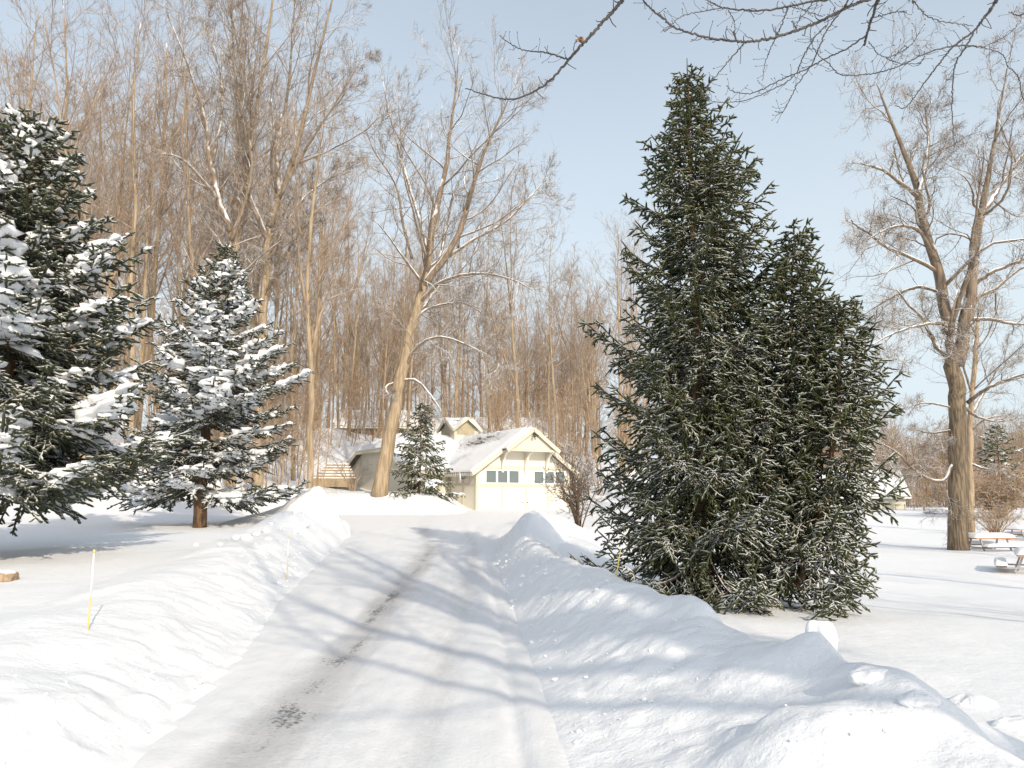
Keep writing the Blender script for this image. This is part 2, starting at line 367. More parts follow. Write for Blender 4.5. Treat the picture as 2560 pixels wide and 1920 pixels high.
def bare_tree_meshes(stems, rng, spec, mats, name, base):
    """stems: list of (points, radii). Returns trunk mesh and crown mesh (limbs and twigs)."""
    tr = MB(); cr = MB(); n = 22
    q = [resample(p, r, n) for p, r in stems]
    for j, (p, r) in enumerate(q):
        p = p.copy(); p[1:-1] += rng.normal(0, 1, (n - 2, 3)) * np.minimum(r[1:-1, None] * 0.18, 0.05)
        q[j] = (p, r)
        if j == 0:
            ph = p - base; rr = r.copy(); rr[0] *= 1.18; rr[1] *= 1.05
            tr.tubes(ph, rr, 14)
        else: cr.tubes(p - base, r, 8)
    par = np.stack([p for p, r in q]) - base; rad = np.stack([r for p, r in q])
    stem_p, stem_r = par, rad
    slen = np.linalg.norm(np.diff(par, axis=1), axis=2).sum(1)
    for li, sp in enumerate(spec):
        sp = dict(sp); sides = sp.pop('sides', 3)
        if li == 0: ok = slen > 5.0; ok[0] = True; par, rad = par[ok], rad[ok]
        if li in (1, 2):    # finer twigs also leave the outer parts of the stems themselves
            n1 = par.shape[1]; cut = int(n * (.40 if li == 1 else .15)); u = np.linspace(cut, n - 1, n1); i0 = np.minimum(u.astype(int), n - 2); f = (u - i0)[None]
            so_ = stem_p[:, i0] * (1 - f[..., None]) + stem_p[:, i0 + 1] * f[..., None]; sr_ = stem_r[:, i0] * (1 - f) + stem_r[:, i0 + 1] * f
            par = np.concatenate([par, so_]); rad = np.concatenate([rad, np.minimum(sr_, .03 if li == 2 else .06)])
        if li == 0 and 'tr' in sp:      # the bole keeps its lower part clear
            t_trunk, k_trunk = sp.pop('tr'); k = sp.pop('k')
            a1 = grow(par[:1], rad[:1], k_trunk, rng, **{**sp, 't0': t_trunk}) if k_trunk else None
            a2 = grow(par[1:], rad[1:], k, rng, **sp) if len(par) > 1 else None
            both = [a for a in (a1, a2) if a is not None]
            par, rad = np.concatenate([a[0] for a in both]), np.concatenate([a[1] for a in both])
        else:
            k = sp.pop('k'); par, rad = grow(par, rad, k, rng, **sp)
        cr.tubes(par, rad, sides)
    return tr.mesh('trunk', mats[0]), cr.mesh('crown', mats[1])
def place_tree(name, loc, trunk, crown, label, cat='tree', group=None, rz=0.0, s=1.0):
    o = empty(name, loc, rz, label, cat, group)
    if s != 1.0: o.scale = (s, s, s)
    for nm, me in (('trunk', trunk), ('crown', crown)):
        c = bpy.data.objects.new(nm, me); COL.objects.link(c); c.parent = o
    return o
def px_stem(pts, D, d1=0.0, sc=1.0):
    """stem from (x, y, width) in the 2212-wide view at distance D, drifting by d1 metres in depth towards its tip"""
    n = len(pts); out = []; rad = []
    for i, (x, y, w) in enumerate(pts):
        dd = D + d1 * (i / max(1, n - 1)); out.append(P2(x, y, dd)); rad.append(max(w * dd / 1609 / 2 * sc, 0.012) if i < n - 1 else 0.008)
    return np.array(out), np.array(rad)
def SPEC(k1, tr, dense=1.0, lr1=0.42, rmin=0.006, up=0.06, wob=.10, ang=42, a2=34):
    return [dict(k=k1, tr=tr, t0=.12, ang=ang, sd=11, lr=lr1, fall=.5, rr=.42, n=10, wob=wob, up=up, rmin=.016, lmax=8, sides=5),
            dict(k=int(8 * dense), t0=.15, ang=a2 + 4, sd=12, lr=.50, fall=.55, rr=.48, n=8, wob=wob * 1.1, up=up * .7, rmin=.010, lmax=4, sides=4),
            dict(k=int(6 * dense), t0=.15, ang=a2, sd=12, lr=.55, fall=.5, rr=.55, n=6, wob=wob * 1.2, up=up * .5, rmin=.007, lmax=2, sides=3),
            dict(k=5, t0=.12, ang=a2, sd=13, lr=.55, fall=.4, rr=.6, n=4, wob=wob * 1.4, up=.03, rmin=rmin, lmin=.25, lmax=1.0, sides=3)]

def hero(name, D, stems, spec, seed, label, mats=None, sc=1.0):
    rng = np.random.default_rng(seed)
    st = [px_stem(p, D, d1, sc if j == 0 else min(1, sc * 1.3)) for j, (p, d1) in enumerate(stems)]
    p0 = st[0][0][0].copy(); zg = float(snow_top(p0[0], p0[1]))
    st[0][0][0][2] = min(p0[2], zg) - 0.25
    base = np.array([p0[0], p0[1], zg])
    a, b = bare_tree_meshes(st, rng, spec, mats or (M['bark_grey'], M['limb']), name, base)
    return place_tree(name, base, a, b, label)

hero('bare_tree', 40.0, sc=.66, mats=(M['forest_bark'], M['snowy_limb']), stems=[
    ([(818, 1062, 50), (850, 900, 42), (885, 730, 34), (922, 585, 28), (932, 500, 20)], 0),
    ([(920, 590, 20), (930, 520, 18), (945, 440, 15), (962, 370, 12), (972, 290, 8), (985, 190, 5), (992, 100, 2)], 1),
    ([(912, 620, 20), (960, 560, 18), (1000, 480, 15), (1022, 400, 12), (1052, 315, 8), (1085, 245, 5), (1112, 185, 2)], -2),
    ([(905, 655, 10), (955, 608, 9), (1030, 590, 7), (1110, 605, 4), (1170, 640, 2)], -3),
    ([(925, 545, 10), (905, 470, 9), (880, 390, 7), (855, 300, 4), (838, 225, 2)], 2),
    ([(890, 560, 8), (870, 480, 7), (855, 400, 5), (810, 330, 3), (790, 280, 2)], -2),
    ([(872, 800, 9), (905, 745, 8), (960, 728, 6), (1040, 760, 3), (1085, 790, 2)], -3),
    ([(868, 822, 8), (900, 822, 7), (935, 860, 6), (957, 893, 3)], -1.5),
    ([(862, 822, 6), (835, 835, 5), (838, 850, 4), (850, 853, 2)], -1.0),
    ([(895, 690, 8), (930, 665, 7), (1000, 655, 5), (1060, 690, 3)], 3),
    ([(960, 560, 10), (1020, 520, 8), (1090, 480, 6), (1150, 420, 4), (1185, 380, 2)], 2),
], spec=SPEC(12, (.55, 8), 1.05, .52, ang=50, up=.045), seed=7, label='big leaning bare tree with snow along its forked limbs beside the cream garage')

hero('bare_tree', 39.0, sc=.72, mats=(M['forest_bark'], M['snowy_limb']), stems=[
    ([(556, 1020, 32), (560, 850, 28), (568, 700, 26), (578, 540, 24), (584, 480, 20)], 0),
    ([(583, 490, 20), (603, 420, 17), (635, 340, 13), (658, 250, 10), (688, 120, 7), (722, -20, 4), (735, -100, 2)], 1),
    ([(580, 520, 14), (545, 440, 12), (530, 380, 11), (545, 280, 9), (525, 150, 6), (492, 0, 4), (470, -110, 2)], -2),
    ([(600, 430, 12), (602, 320, 10), (622, 200, 7), (632, 80, 5), (640, -60, 2)], 3),
    ([(604, 425, 9), (650, 340, 8), (700, 260, 6), (745, 190, 4), (785, 120, 2)], -1),
    ([(583, 560, 9), (640, 450, 7), (690, 400, 5), (760, 360, 2)], 2),
    ([(568, 640, 8), (610, 560, 7), (650, 500, 6), (700, 440, 3)], -3),
], spec=SPEC(11, (.5, 6), 1.0, .36), seed=17, label='tall bare tree whose forked snow-lined stems rise behind the smaller spruce')

hero('bare_tree', 38.0, sc=.75, mats=(M['forest_bark'], M['snowy_limb']), stems=[
    ([(500, 1010, 26), (500, 800, 22), (500, 620, 20), (497, 480, 17)], 0),
    ([(498, 500, 14), (470, 420, 12), (452, 330, 10), (440, 250, 8), (402, 130, 5), (352, 10, 3)], 1),
    ([(500, 520, 11), (528, 440, 9), (545, 350, 8), (520, 230, 6), (500, 120, 4), (470, 0, 2)], -1.5),
    ([(470, 430, 8), (430, 380, 7), (385, 340, 6), (330, 330, 3)], -2),
    ([(460, 350, 7), (480, 240, 5), (470, 130, 4), (430, 20, 2)], 2),
], spec=SPEC(10, (.5, 6), 1.0, .38), seed=27, label='bare tree left of the forked one, its low fork streaked with snow')

hero('slim_tree', 33.0, [
    ([(671, 1036, 14), (672, 900, 12.5), (672, 800, 11), (664, 650, 9), (672, 480, 7), (690, 330, 4), (700, 240, 2)], 0),
    ([(672, 760, 7), (690, 690, 6), (720, 600, 4), (740, 520, 2)], 1),
    ([(668, 690, 6), (650, 590, 5), (640, 480, 3)], -1),
], SPEC(7, (.45, 12), .9, .3), 37, 'slim straight bare tree between the smaller spruce and the timber steps', (M['forest_bark'], M['forest_limb']))

hero('bare_tree', 30.0, sc=.84, stems=[
    ([(2070, 1192, 46), (2071, 1000, 42), (2067, 850, 40), (2057, 770, 36), (2046, 700, 26)], 0),
    ([(2048, 720, 26), (2038, 650, 24), (2030, 600, 22), (2006, 520, 19), (1986, 430, 16), (1975, 385, 14), (1945, 310, 9), (1905, 210, 4), (1890, 170, 2)], 1),
    ([(2068, 790, 28), (2086, 690, 25), (2102, 600, 22), (2110, 500, 19), (2122, 450, 15), (2142, 340, 9), (2162, 230, 5), (2180, 120, 2)], -1),
    ([(1982, 425, 10), (1945, 395, 8), (1900, 365, 6), (1840, 350, 3)], -2),
    ([(1985, 420, 10), (2000, 360, 9), (2005, 290, 6), (1995, 220, 3)], 2),
    ([(2055, 700, 12), (2090, 600, 10), (2120, 520, 8)], -2),
    ([(2118, 470, 12), (2150, 420, 10), (2190, 360, 8), (2240, 300, 4)], 2),
    ([(2020, 560, 9), (1985, 500, 8), (1930, 490, 6), (1850, 530, 3)], -2),
    ([(2046, 640, 9), (1990, 620, 8), (1930, 640, 6), (1850, 690, 3)], 2),
    ([(2050, 700, 8), (2000, 700, 7), (1930, 720, 5), (1860, 760, 3)], -3),
    ([(2090, 870, 10), (2115, 850, 9), (2150, 830, 8), (2212, 808, 5), (2260, 800, 3)], -2),
    ([(2085, 880, 8), (2110, 900, 6), (2160, 910, 4), (2200, 900, 2)], 2),
    ([(2060, 1000, 7), (2040, 1036, 7.5), (2010, 1036, 7), (1975, 1015, 6), (1940, 980, 4.5), (1900, 955, 3), (1860, 925, 2)], -1),
    ([(2056, 880, 5), (2000, 870, 4), (1960, 880, 3)], -1), ([(2054, 930, 5), (2010, 935, 4), (1965, 925, 2)], 1),
    ([(2100, 620, 10), (2140, 590, 9), (2212, 560, 6), (2270, 540, 3)], -1),
    ([(2095, 690, 10), (2140, 690, 8), (2200, 700, 6), (2260, 690, 3)], 1),
], spec=SPEC(9, (.6, 5), 1.0, .46, .006, .02, .20, 52, 42), seed=47, label='huge bare tree with a furrowed trunk and wide crown at the picnic tables')

hero('bare_tree', 44.0, [
    ([(2092, 1105, 15), (2095, 950, 12), (2100, 850, 10), (2108, 760, 10), (2112, 690, 6), (2115, 640, 3)], 0),
    ([(2098, 900, 7), (2130, 840, 6), (2160, 790, 4), (2200, 760, 2)], 1),
    ([(2096, 930, 6), (2130, 905, 5), (2180, 895, 3)], -1),
    ([(2100, 850, 6), (2080, 790, 4), (2060, 720, 2)], -1),
    ([(2094, 1000, 5), (2120, 1010, 5), (2150, 1015, 2)], -1),
], SPEC(7, (.4, 8), .9, .4), 57, 'pale slender bare tree standing close behind the huge trunk', (M['forest_bark'], M['limb']))

# forest: a few kinds of tall slender tree, then copies
rngF = np.random.default_rng(101)
def forest_kind(seed, Ht, r0, fork, lean=0.02):
    rng = np.random.default_rng(seed); n = 8
    zz = np.linspace(0, Ht, n); wx = np.cumsum(rng.normal(0, lean * Ht / n * 2, n)); wy = np.cumsum(rng.normal(0, lean * Ht / n * 2, n)); wx -= wx[0]; wy -= wy[0]
    main = np.stack([wx, wy, zz - .4 * (zz == 0)], 1); stems = [(main, np.linspace(r0, r0 * .12, n) ** 1.0)]
    for j in range(fork):
        i = rng.integers(2, 5); a = rng.random() * 6.28; L = (Ht - zz[i]) * rng.uniform(.7, .95); s = np.linspace(0, 1, 6)[:, None]
        dr = np.array([math.cos(a), math.sin(a), 0]) * L * rng.uniform(.2, .36)
        p = main[i] + s ** .75 * dr + s * np.array([0, 0, L]) + rng.normal(0, .1, (6, 3)) * s
        stems.append((p, np.linspace(np.interp(i, np.arange(n), stems[0][1]) * .65, .02, 6)))
    sp = SPEC(7, (.36, 11), .80, .34, .0048, .08)
    return bare_tree_meshes(stems, rng, sp, (M['forest_bark'], M['forest_limb']), 'forest_tree', np.zeros(3))
KINDS = [forest_kind(200 + i, h, r, f) for i, (h, r, f) in enumerate([(24, .17, 2), (22, .14, 1), (26, .22, 3), (20, .12, 1), (23, .16, 2), (18, .11, 0), (25, .19, 2), (21, .15, 3)])]
spots = []
def scatter(n, pxr, Dr, mind, avoid=lambda x, y: False, tries=6000):
    k = 0
    for _ in range(tries):
        if k >= n: break
        px = rngF.uniform(*pxr); D = rngF.uniform(Dr[0] ** 1.0, Dr[1]); x = (px - 1280) / 1880 * D; y = D
        if avoid(x, y): continue
        if any((x - a) ** 2 + (y - b) ** 2 < mind ** 2 for a, b in spots): continue
        spots.append((x, y)); k += 1; yield x, y
def near_garage(x, y):   # keep the building and its left wing clear
    dx, dy = x + 2.08, y - 43; c, s_ = math.cos(R(33.6)), math.sin(R(33.6)); u = c * dx + s_ * dy; v = -s_ * dx + c * dy
    return -5.5 < u < 9 and -12 < v < 18
def put(name, x, y, kinds, smin, smax, label, group, cat='tree'):
    a, b = kinds[rngF.integers(len(kinds))]
    o = place_tree(name, (x, y, float(Hg(np.array([x]), np.array([y]))[0]) - .1), a, b, label, cat, group, rngF.uniform(0, 6.28), rngF.uniform(smin, smax))
    o.rotation_euler[0] = rngF.normal(0, .05); o.rotation_euler[1] = rngF.normal(0, .05); return o
for x, y in scatter(14, (-150, 520), (34, 47), 2.6, near_garage):
    put('forest_tree', x, y, KINDS, 1.0, 1.25, 'tall bare forest tree close behind the big snowy spruce at the wood edge', 'tall bare trees behind the big snowy spruce')
for x, y in scatter(50, (-200, 860), (47, 90), 2.1, near_garage):
    put('forest_tree', x, y, KINDS, 1.0, 1.32, 'bare forest tree deep in the wood on the snowy slope behind the two snowy spruces', 'bare trees in the wood behind the snowy spruces')
for x, y in scatter(54, (840, 1640), (62, 105), 2.0, near_garage):
    put('forest_tree', x, y, KINDS, .75, 1.0, 'bare forest tree on the slope behind the cream garage roof', 'bare trees in the wood behind the garage')
for x, y in scatter(16, (1640, 2120), (85, 130), 3, near_garage):
    put('forest_tree', x, y, KINDS, .62, .85, 'bare forest tree mostly hidden behind the large dark spruce', 'bare trees behind the large dark spruce')
# thin saplings and brush under the wood
def sapling_kind(seed, Ht):
    rng = np.random.default_rng(seed); stems = []
    for j in range(rng.integers(2, 5)):
        b = rng.normal(0, .35, 2) * (j > 0); h = Ht * rng.uniform(.6, 1); s = np.linspace(0, 1, 5)[:, None]
        p = np.array([b[0], b[1], -.2]) + s * np.array([rng.normal(0, .09) * h, rng.normal(0, .09) * h, h]) + rng.normal(0, .06, (5, 3)) * s
        stems.append((p, np.linspace(.035, .01, 5)))
    sp = [dict(k=10, tr=(.12, 12), t0=.12, ang=52, sd=14, lr=.36, fall=.5, rr=.5, n=5, wob=.18, up=.03, rmin=.012, sides=3),
          dict(k=6, t0=.15, ang=46, sd=14, lr=.45, fall=.4, rr=.6, n=4, wob=.22, up=.02, rmin=.008, sides=3),
          dict(k=4, t0=.2, ang=38, sd=12, lr=.5, fall=.4, rr=.7, n=3, wob=.2, up=.04, rmin=.007, sides=3)]
    return bare_tree_meshes(stems, rng, sp, (M['brush_bark'], M['brush_bark']), 'sapling', np.zeros(3))
SAPS = [sapling_kind(300 + i, h) for i, h in enumerate([5, 7, 9, 6, 8])]
spots2 = spots; spots = []
for x, y in scatter(60, (560, 1600), (52, 84), 1.3, near_garage):
    put('sapling', x, y, SAPS, .8, 1.35, 'thin reddish-brown sapling in the brush on the slope behind the garage', 'saplings behind the garage')
for x, y in scatter(26, (150, 860), (36, 56), 1.5, near_garage):
    put('sapling', x, y, SAPS, .6, 1.1, 'thin brown sapling in the snow behind the snowy spruces', 'saplings behind the snowy spruces')

# ------------------------------------------------------------------ conifers
def lerp_at(par, t):
    B, m, _ = par.shape; u = t * (m - 1); i = np.minimum(u.astype(int), m - 2); f = (u - i)[..., None]; b = np.arange(B)[:, None]
    T = par[b, i + 1] - par[b, i]; T /= np.linalg.norm(T, axis=-1, keepdims=True) + 1e-12
    return par[b, i] * (1 - f) + par[b, i + 1] * f, T
def unit(v): return v / (np.linalg.norm(v, axis=-1, keepdims=True) + 1e-12)
def shoots_mesh(mb, p, d, ln, r, rng, needles=7):
    N_ = len(p)
    if not N_: return
    d = unit(d); ref = np.where(np.abs(d[:, 2:3]) > .9, np.array([[1.0, 0, 0]]), np.array([[0, 0, 1.0]]))
    S = unit(np.cross(d, ref)); U = np.cross(S, d)
    us = np.array([0, .4, .82]); rs = np.array([.55, 1.0, .7]); a = np.arange(4) * np.pi / 2
    ring = (np.cos(a)[:, None, None] * S[None] + np.sin(a)[:, None, None] * U[None])      # 4,N,3
    V = [p + d * (ln * u)[:, None] + ring[k] * (r * q)[:, None] for u, q in zip(us, rs) for k in range(4)] + [p + d * ln[:, None] * 1.06]
    q = [(i * 4 + k, i * 4 + (k + 1) % 4, i * 4 + 4 + (k + 1) % 4, i * 4 + 4 + k) for i in range(2) for k in range(4)]
    t = [(8 + k, 8 + (k + 1) % 4, 12) for k in range(4)]
    nv = 13
    for j in range(needles):
        u = (j + rng.random(N_)) / needles * .95; an = j * 2.4 + rng.random(N_) * 1.2
        o = np.cos(an)[:, None] * S + np.sin(an)[:, None] * U; w = np.cross(d, o)
        b0 = p + d * (ln * u)[:, None]; tp = b0 + o * (r * 1.6)[:, None] + d * (r * 1.6)[:, None]
        V += [b0 + w * (r * .24)[:, None], b0 - w * (r * .24)[:, None], tp]
        t.append((nv, nv + 1, nv + 2)); nv += 3
    V = np.stack(V, 1); off = (np.arange(N_) * nv)[:, None, None]
    mb.add(V.reshape(-1, 3), (np.array(q)[None] + off).reshape(-1, 4), (np.array(t)[None] + off).reshape(-1, 3))
def pads(mb, pts, w, h, rng, lift, sides=8):
    """cushions of snow lying along branches"""
    B, n, _ = pts.shape; T = unit(np.gradient(pts, axis=1)); Z = np.array([0, 0, 1.0]); S = unit(np.cross(T, Z[None, None])); 
    s = np.linspace(-1, 1, n); env = np.sqrt(np.clip(1 - s ** 4, 0.0, 1)); a = np.arange(sides) * 2 * np.pi / sides
    lump = 1 + 0.35 * rng.normal(0, 1, (B, n)).clip(-1.3, 1.3)
    lump2 = 1 + 0.30 * rng.normal(0, 1, (B, n, sides)).clip(-1.2, 1.2) * (np.sin(a) > -.2)
    W = w[:, None] * env * lump; Hh = h[:, None] * env * lump
    ca, sa = np.cos(a), np.where(np.sin(a) < 0, np.sin(a) * .45, np.sin(a))
    v = pts[:, :, None] + (W[:, :, None] * lump2 * ca)[..., None] * S[:, :, None] + ((Hh[:, :, None] * lump2 * sa + lift) [..., None]) * Z
    i = np.arange(B * n * sides).reshape(B, n, sides); j = np.roll(i, -1, 2)
    mb.add(v.reshape(-1, 3), np.stack([i[:, :-1], j[:, :-1], j[:, 1:], i[:, 1:]], -1).reshape(-1, 4))
def conifer(name, base, leaders, label, seed, needle, shoot=(.10, .016), sp2=.085, sp3=.06, heavy=0.0, bark='spruce_bark', droop=.25, clear=.12, per=7, wh=.26, a_low=-.22, a_top=.95, curl=.22, needles=7, cat='spruce', max_l2=.8, vary=.19, padw=1.0, jit=.06):
    """leaders: list of dict(p0, p1 (world points), r0, h0 (first branch height fraction), R(t, az) crown radius). One tree."""
    rng = np.random.default_rng(seed); base = np.array(base, float)
    root = empty(name, base, 0, label, cat)
    tr = MB(); tw = MB(); nd = MB(); sn = MB(); shp = []; brs = []; Rs = []
    for ld in leaders:
        p0 = np.array(ld['p0'], float) - base; p1 = np.array(ld['p1'], float) - base; mid = ld.get('bend'); n = 14; s = np.linspace(0, 1, n)[:, None]
        ax = p0 * (1 - s) + p1 * s
        if mid is not None: ax = ax + np.array(mid) * (np.sin(np.pi * s) )
        ax[1:-1] += rng.normal(0, .02, (n - 2, 3)) * np.array([1, 1, 0]); rad = np.linspace(ld['r0'], .008, n)
        tr.tubes(ax, rad, 10)
        Ht = np.linalg.norm(p1 - p0); h = ld['h0'] * Ht; hs = []
        while h < Ht * ld.get('hmax', 1) - .12:
            hs += list(h + rng.normal(0, jit, per)); h += wh * (1.0 - .35 * h / Ht)
        hs = np.clip(np.array(hs), ld['h0'] * Ht, Ht - .06); t = hs / Ht; nb = len(hs); az = np.arange(nb) * 2.399 + rng.normal(0, .25, nb)
        c, _ = lerp_at(ax[None], t[None]); c = c[0]
        RR = np.maximum(ld['R'](t, az) * rng.uniform(.93 - vary, .93 + vary, nb), .10)
        a0 = a_low + (a_top - a_low) * t ** 1.6 + rng.normal(0, .07, nb); b0 = curl * (1 - .4 * t)
        if 'slope' in ld: a0 = a0 + ld['slope']
        u = np.linspace(0, 1, 9)
        hd = np.stack([np.cos(az), np.sin(az), 0 * az], 1); sd = np.stack([-np.sin(az), np.cos(az), 0 * az], 1); swing = rng.normal(0, .10, nb)
        pts = c[:, None] + hd[:, None] * (RR[:, None] * u)[..., None] + sd[:, None] * (RR[:, None] * swing[:, None] * u ** 2)[..., None]
        pts[..., 2] += RR[:, None] * (a0[:, None] * u - .12 * np.sin(np.pi * u) * (1 - t[:, None]) + b0[:, None] * u ** 3)
        pts += rng.normal(0, .012, pts.shape) * u[None, :, None]
        tw.tubes(pts, np.maximum(.02 * RR[:, None] * (1 - u * .85), .004) * .6, 4)
        brs.append(pts); Rs.append(RR)
    br = np.concatenate(brs); Rr = np.concatenate(Rs)
    # branchlets
    kmax = int(np.ceil(Rr.max() / sp2)); i = np.arange(kmax)[None]; cnt = np.maximum(3, Rr / sp2)[:, None]
    t = clear + (1 - clear) * (i + rng.random((len(br), kmax))) / cnt; ok = t < .985; t = np.minimum(t, .985)
    p, T = lerp_at(br, t); Z = np.array([0, 0, 1.0]); S = unit(np.cross(T, Z)); side = np.where(i % 2 == 0, 1.0, -1.0) * np.ones_like(t)
    d = unit(T * rng.uniform(.55, .85, t.shape)[..., None] + S * (side * rng.uniform(.55, .95, t.shape))[..., None] + Z * rng.normal(-.12, .22, t.shape)[..., None])
    l2 = np.clip((.12 + .42 * Rr[:, None] ** .85 * (1 - t) ** .75) * rng.uniform(.6, 1.15, t.shape), .10, max_l2)
    bi = np.nonzero(ok)[0]; tb2 = t[ok]; p, d, l2 = p[ok], d[ok], l2[ok]; n2 = 6; u = np.linspace(0, 1, n2)
    s2 = p[:, None] + d[:, None] * (l2[:, None] * u)[..., None]; s2[..., 2] -= droop * (l2[:, None] * u ** 2)
    s2 += rng.normal(0, .008, s2.shape) * u[None, :, None]
    tw.tubes(s2, np.maximum(.006 * (1 - u * .7), .002)[None] * np.ones((len(s2), 1)), 3)
    # shoots along branchlets, and covering branchlets and branch tips themselves
    def cover(par, l, u0):
        B, n, _ = par.shape; k = n - 1; a = par[:, :-1].reshape(-1, 3); b = par[:, 1:].reshape(-1, 3); keep = np.tile(np.arange(k) / k >= u0, B)
        a, b = a[keep], b[keep]; L = np.linalg.norm(b - a, axis=1); return a, b - a, L * 1.1, np.full(len(a), shoot[1])
    A = [cover(s2, l2, .15), cover(br, Rr, .6)]
    k3 = int(np.ceil(l2.max() / sp3)); i = np.arange(k3)[None]; cnt = np.maximum(2, l2 / sp3)[:, None]; t = .1 + .9 * (i + rng.random((len(s2), k3))) / cnt
    ok = t < 1.0; t = np.minimum(t, .999); p, T = lerp_at(s2, t); S = unit(np.cross(T, Z)); side = np.where(i % 2 == 0, 1.0, -1.0) * np.ones_like(t)
    d = unit(T * .75 + S * (side * rng.uniform(.35, .8, t.shape))[..., None] + rng.normal(0, .25, t.shape + (3,)) + Z * rng.normal(-.03, .26, t.shape)[..., None])
    l3 = shoot[0] * rng.uniform(.5, 1.45, t.shape) * (1.1 - .35 * t)
    A.append((p[ok], d[ok], l3[ok], shoot[1] * rng.uniform(.8, 1.15, ok.sum())))
    shoots_mesh(nd, *[np.concatenate([a[k] for a in A]) for k in range(4)], rng, needles)
    nsh = sum(len(a[0]) for a in A)
    if heavy:
        # snow lies in pads along whole boughs: a spine cushion on the branch and smaller ones on its branchlets
        snowy = (rng.random(len(br)) < heavy) & (Rr > .45); w0 = rng.uniform(.25, .62, len(br)); w1 = np.minimum(.98, w0 + rng.uniform(.25, .6, len(br)))
        bb = br[snowy]; rb = Rr[snowy]; tt = w0[snowy, None] + (w1 - w0)[snowy, None] * np.linspace(0, 1, 11)[None]
        if len(bb):
            q, _ = lerp_at(bb, tt); wd_ = np.clip(.055 * rb + .05, .06, .22) * rng.uniform(.8, 1.25, len(bb)) * padw; pads(sn, q, wd_, wd_ * rng.uniform(.30, .42, len(bb)), rng, .04, 14)
        pick = (snowy[bi] & (tb2 > w0[bi] - .08) & (tb2 < w1[bi]) & (rng.random(len(bi)) < .85)) | (rng.random(len(bi)) < heavy * .10)
        q, l = s2[pick], l2[pick]
        if len(q):
            hi = rng.uniform(.5, .85, len(q)); q, _ = lerp_at(q, hi[:, None] * np.linspace(0.02, 1, 7)[None])
            w_ = np.clip(.13 * l + .035, .035, sp2 * .95) * rng.uniform(.8, 1.25, len(q)) * (.5 + .5 * padw); pads(sn, q, w_, w_ * rng.uniform(.45, .65, len(q)), rng, shoot[1] * .8, 8)
    tr.build('trunk', M[bark], root); tw.build('branches', M[bark], root); nd.build('needles', M[needle], root)
    if sn.n: sn.build('snow', M['pad_snow'], root)
    print(name, 'branches', len(br), 'branchlets', len(s2), 'shoots', nsh)
    return root

# the large dark spruce
D0 = 12.6
b0 = P2(1524, 1250, D0); b0[2] = float(Hg(b0[0], b0[1]))
top = P2(1484, 126, D0)
Hs = top[2] - b0[2]
def R_main(t, az):
    prof = np.interp(t, [0, .05, .1, .2, .3, .4, .5, .62, .75, .85, .93, .96, 1], [2.1, 2.25, 2.25, 2.2, 2.02, 1.76, 1.54, 1.28, .88, .48, .24, .18, .12])
    right = np.clip(np.cos(az), 0, 1) * np.interp(t, [0, .12, .2, .3, .45, .6, .7, .85, 1], [.40, .20, .0, .08, .30, .32, .25, .10, 0]) + np.clip(-np.sin(az), 0, 1) * np.interp(t, [0, .12, .25], [.55, .45, 0])
    right = right + np.clip(-np.cos(az), 0, 1) * np.interp(t, [0, .15, .3], [.25, .2, 0])
    lump = 1 + .13 * np.sin(az * 3 + t * 9) + .10 * np.sin(az * 5 - t * 17)
    return .94 * (prof + right) * lump
def R_sub(t, az): return np.interp(t, [0, .3, .6, .85, 1], [1.2, 1.25, .95, .45, .12]) * (1 + .12 * np.sin(az * 3 + t * 8))
def R_sub2(t, az): return np.interp(t, [0, .35, .65, .88, 1], [1.05, 1.02, .74, .36, .10]) * (1 + .12 * np.sin(az * 4 + t * 8))
tA = P2(1716, 495, D0 - .4); bA = np.array([b0[0] + .55, D0 - .2, b0[2] + 1.2])
tB = P2(1812, 642, D0 - .9); bB = np.array([b0[0] + 1.15, D0 - 1.0, b0[2] + .25])
conifer('spruce_tree', b0, [dict(p0=b0 - [0, 0, .3], p1=top, r0=.17, h0=.035, R=R_main, hmax=.965),
    dict(p0=bA, p1=tA, r0=.07, h0=.12, R=R_sub, bend=(.25, 0, 0), slope=.1),
    dict(p0=bB, p1=tB, r0=.06, h0=.03, R=R_sub2, bend=(.25, 0, 0), slope=.1)],
    'large dark green spruce lightly dusted with snow standing by the road', 5, 'needle_dark', shoot=(.13, .0165), sp2=.084, sp3=.055, droop=.46, per=6, wh=.25, needles=9, max_l2=.80, clear=.04, vary=.16, curl=.30)

# the big snowy spruce at the left edge
D1 = 13.5
b1 = P(-48, 1397, D1); b1[2] = float(Hg(b1[0], b1[1])); t1 = P(104, 258, D1)
def R_left(t, az):
    return np.interp(t, [0, .1, .2, .35, .5, .65, .8, .92, 1], [2.6, 3.0, 3.15, 2.7, 2.2, 1.62, 1.0, .42, .12]) * (1 + .13 * np.sin(az * 4 + t * 11) + .09 * np.sin(az * 7 - t * 23))
conifer('spruce_tree', b1, [dict(p0=b1 - [0, 0, .3], p1=t1, r0=.19, h0=.205, R=R_left, hmax=.95)],
    'big blue-green spruce heavy with snow at the left edge', 15, 'needle_blue', shoot=(.16, .026), sp2=.105, sp3=.074, heavy=.60, padw=1.3, droop=.22, per=7, wh=.32, a_low=-.16, a_top=.9, curl=.16, max_l2=.95, clear=.06)

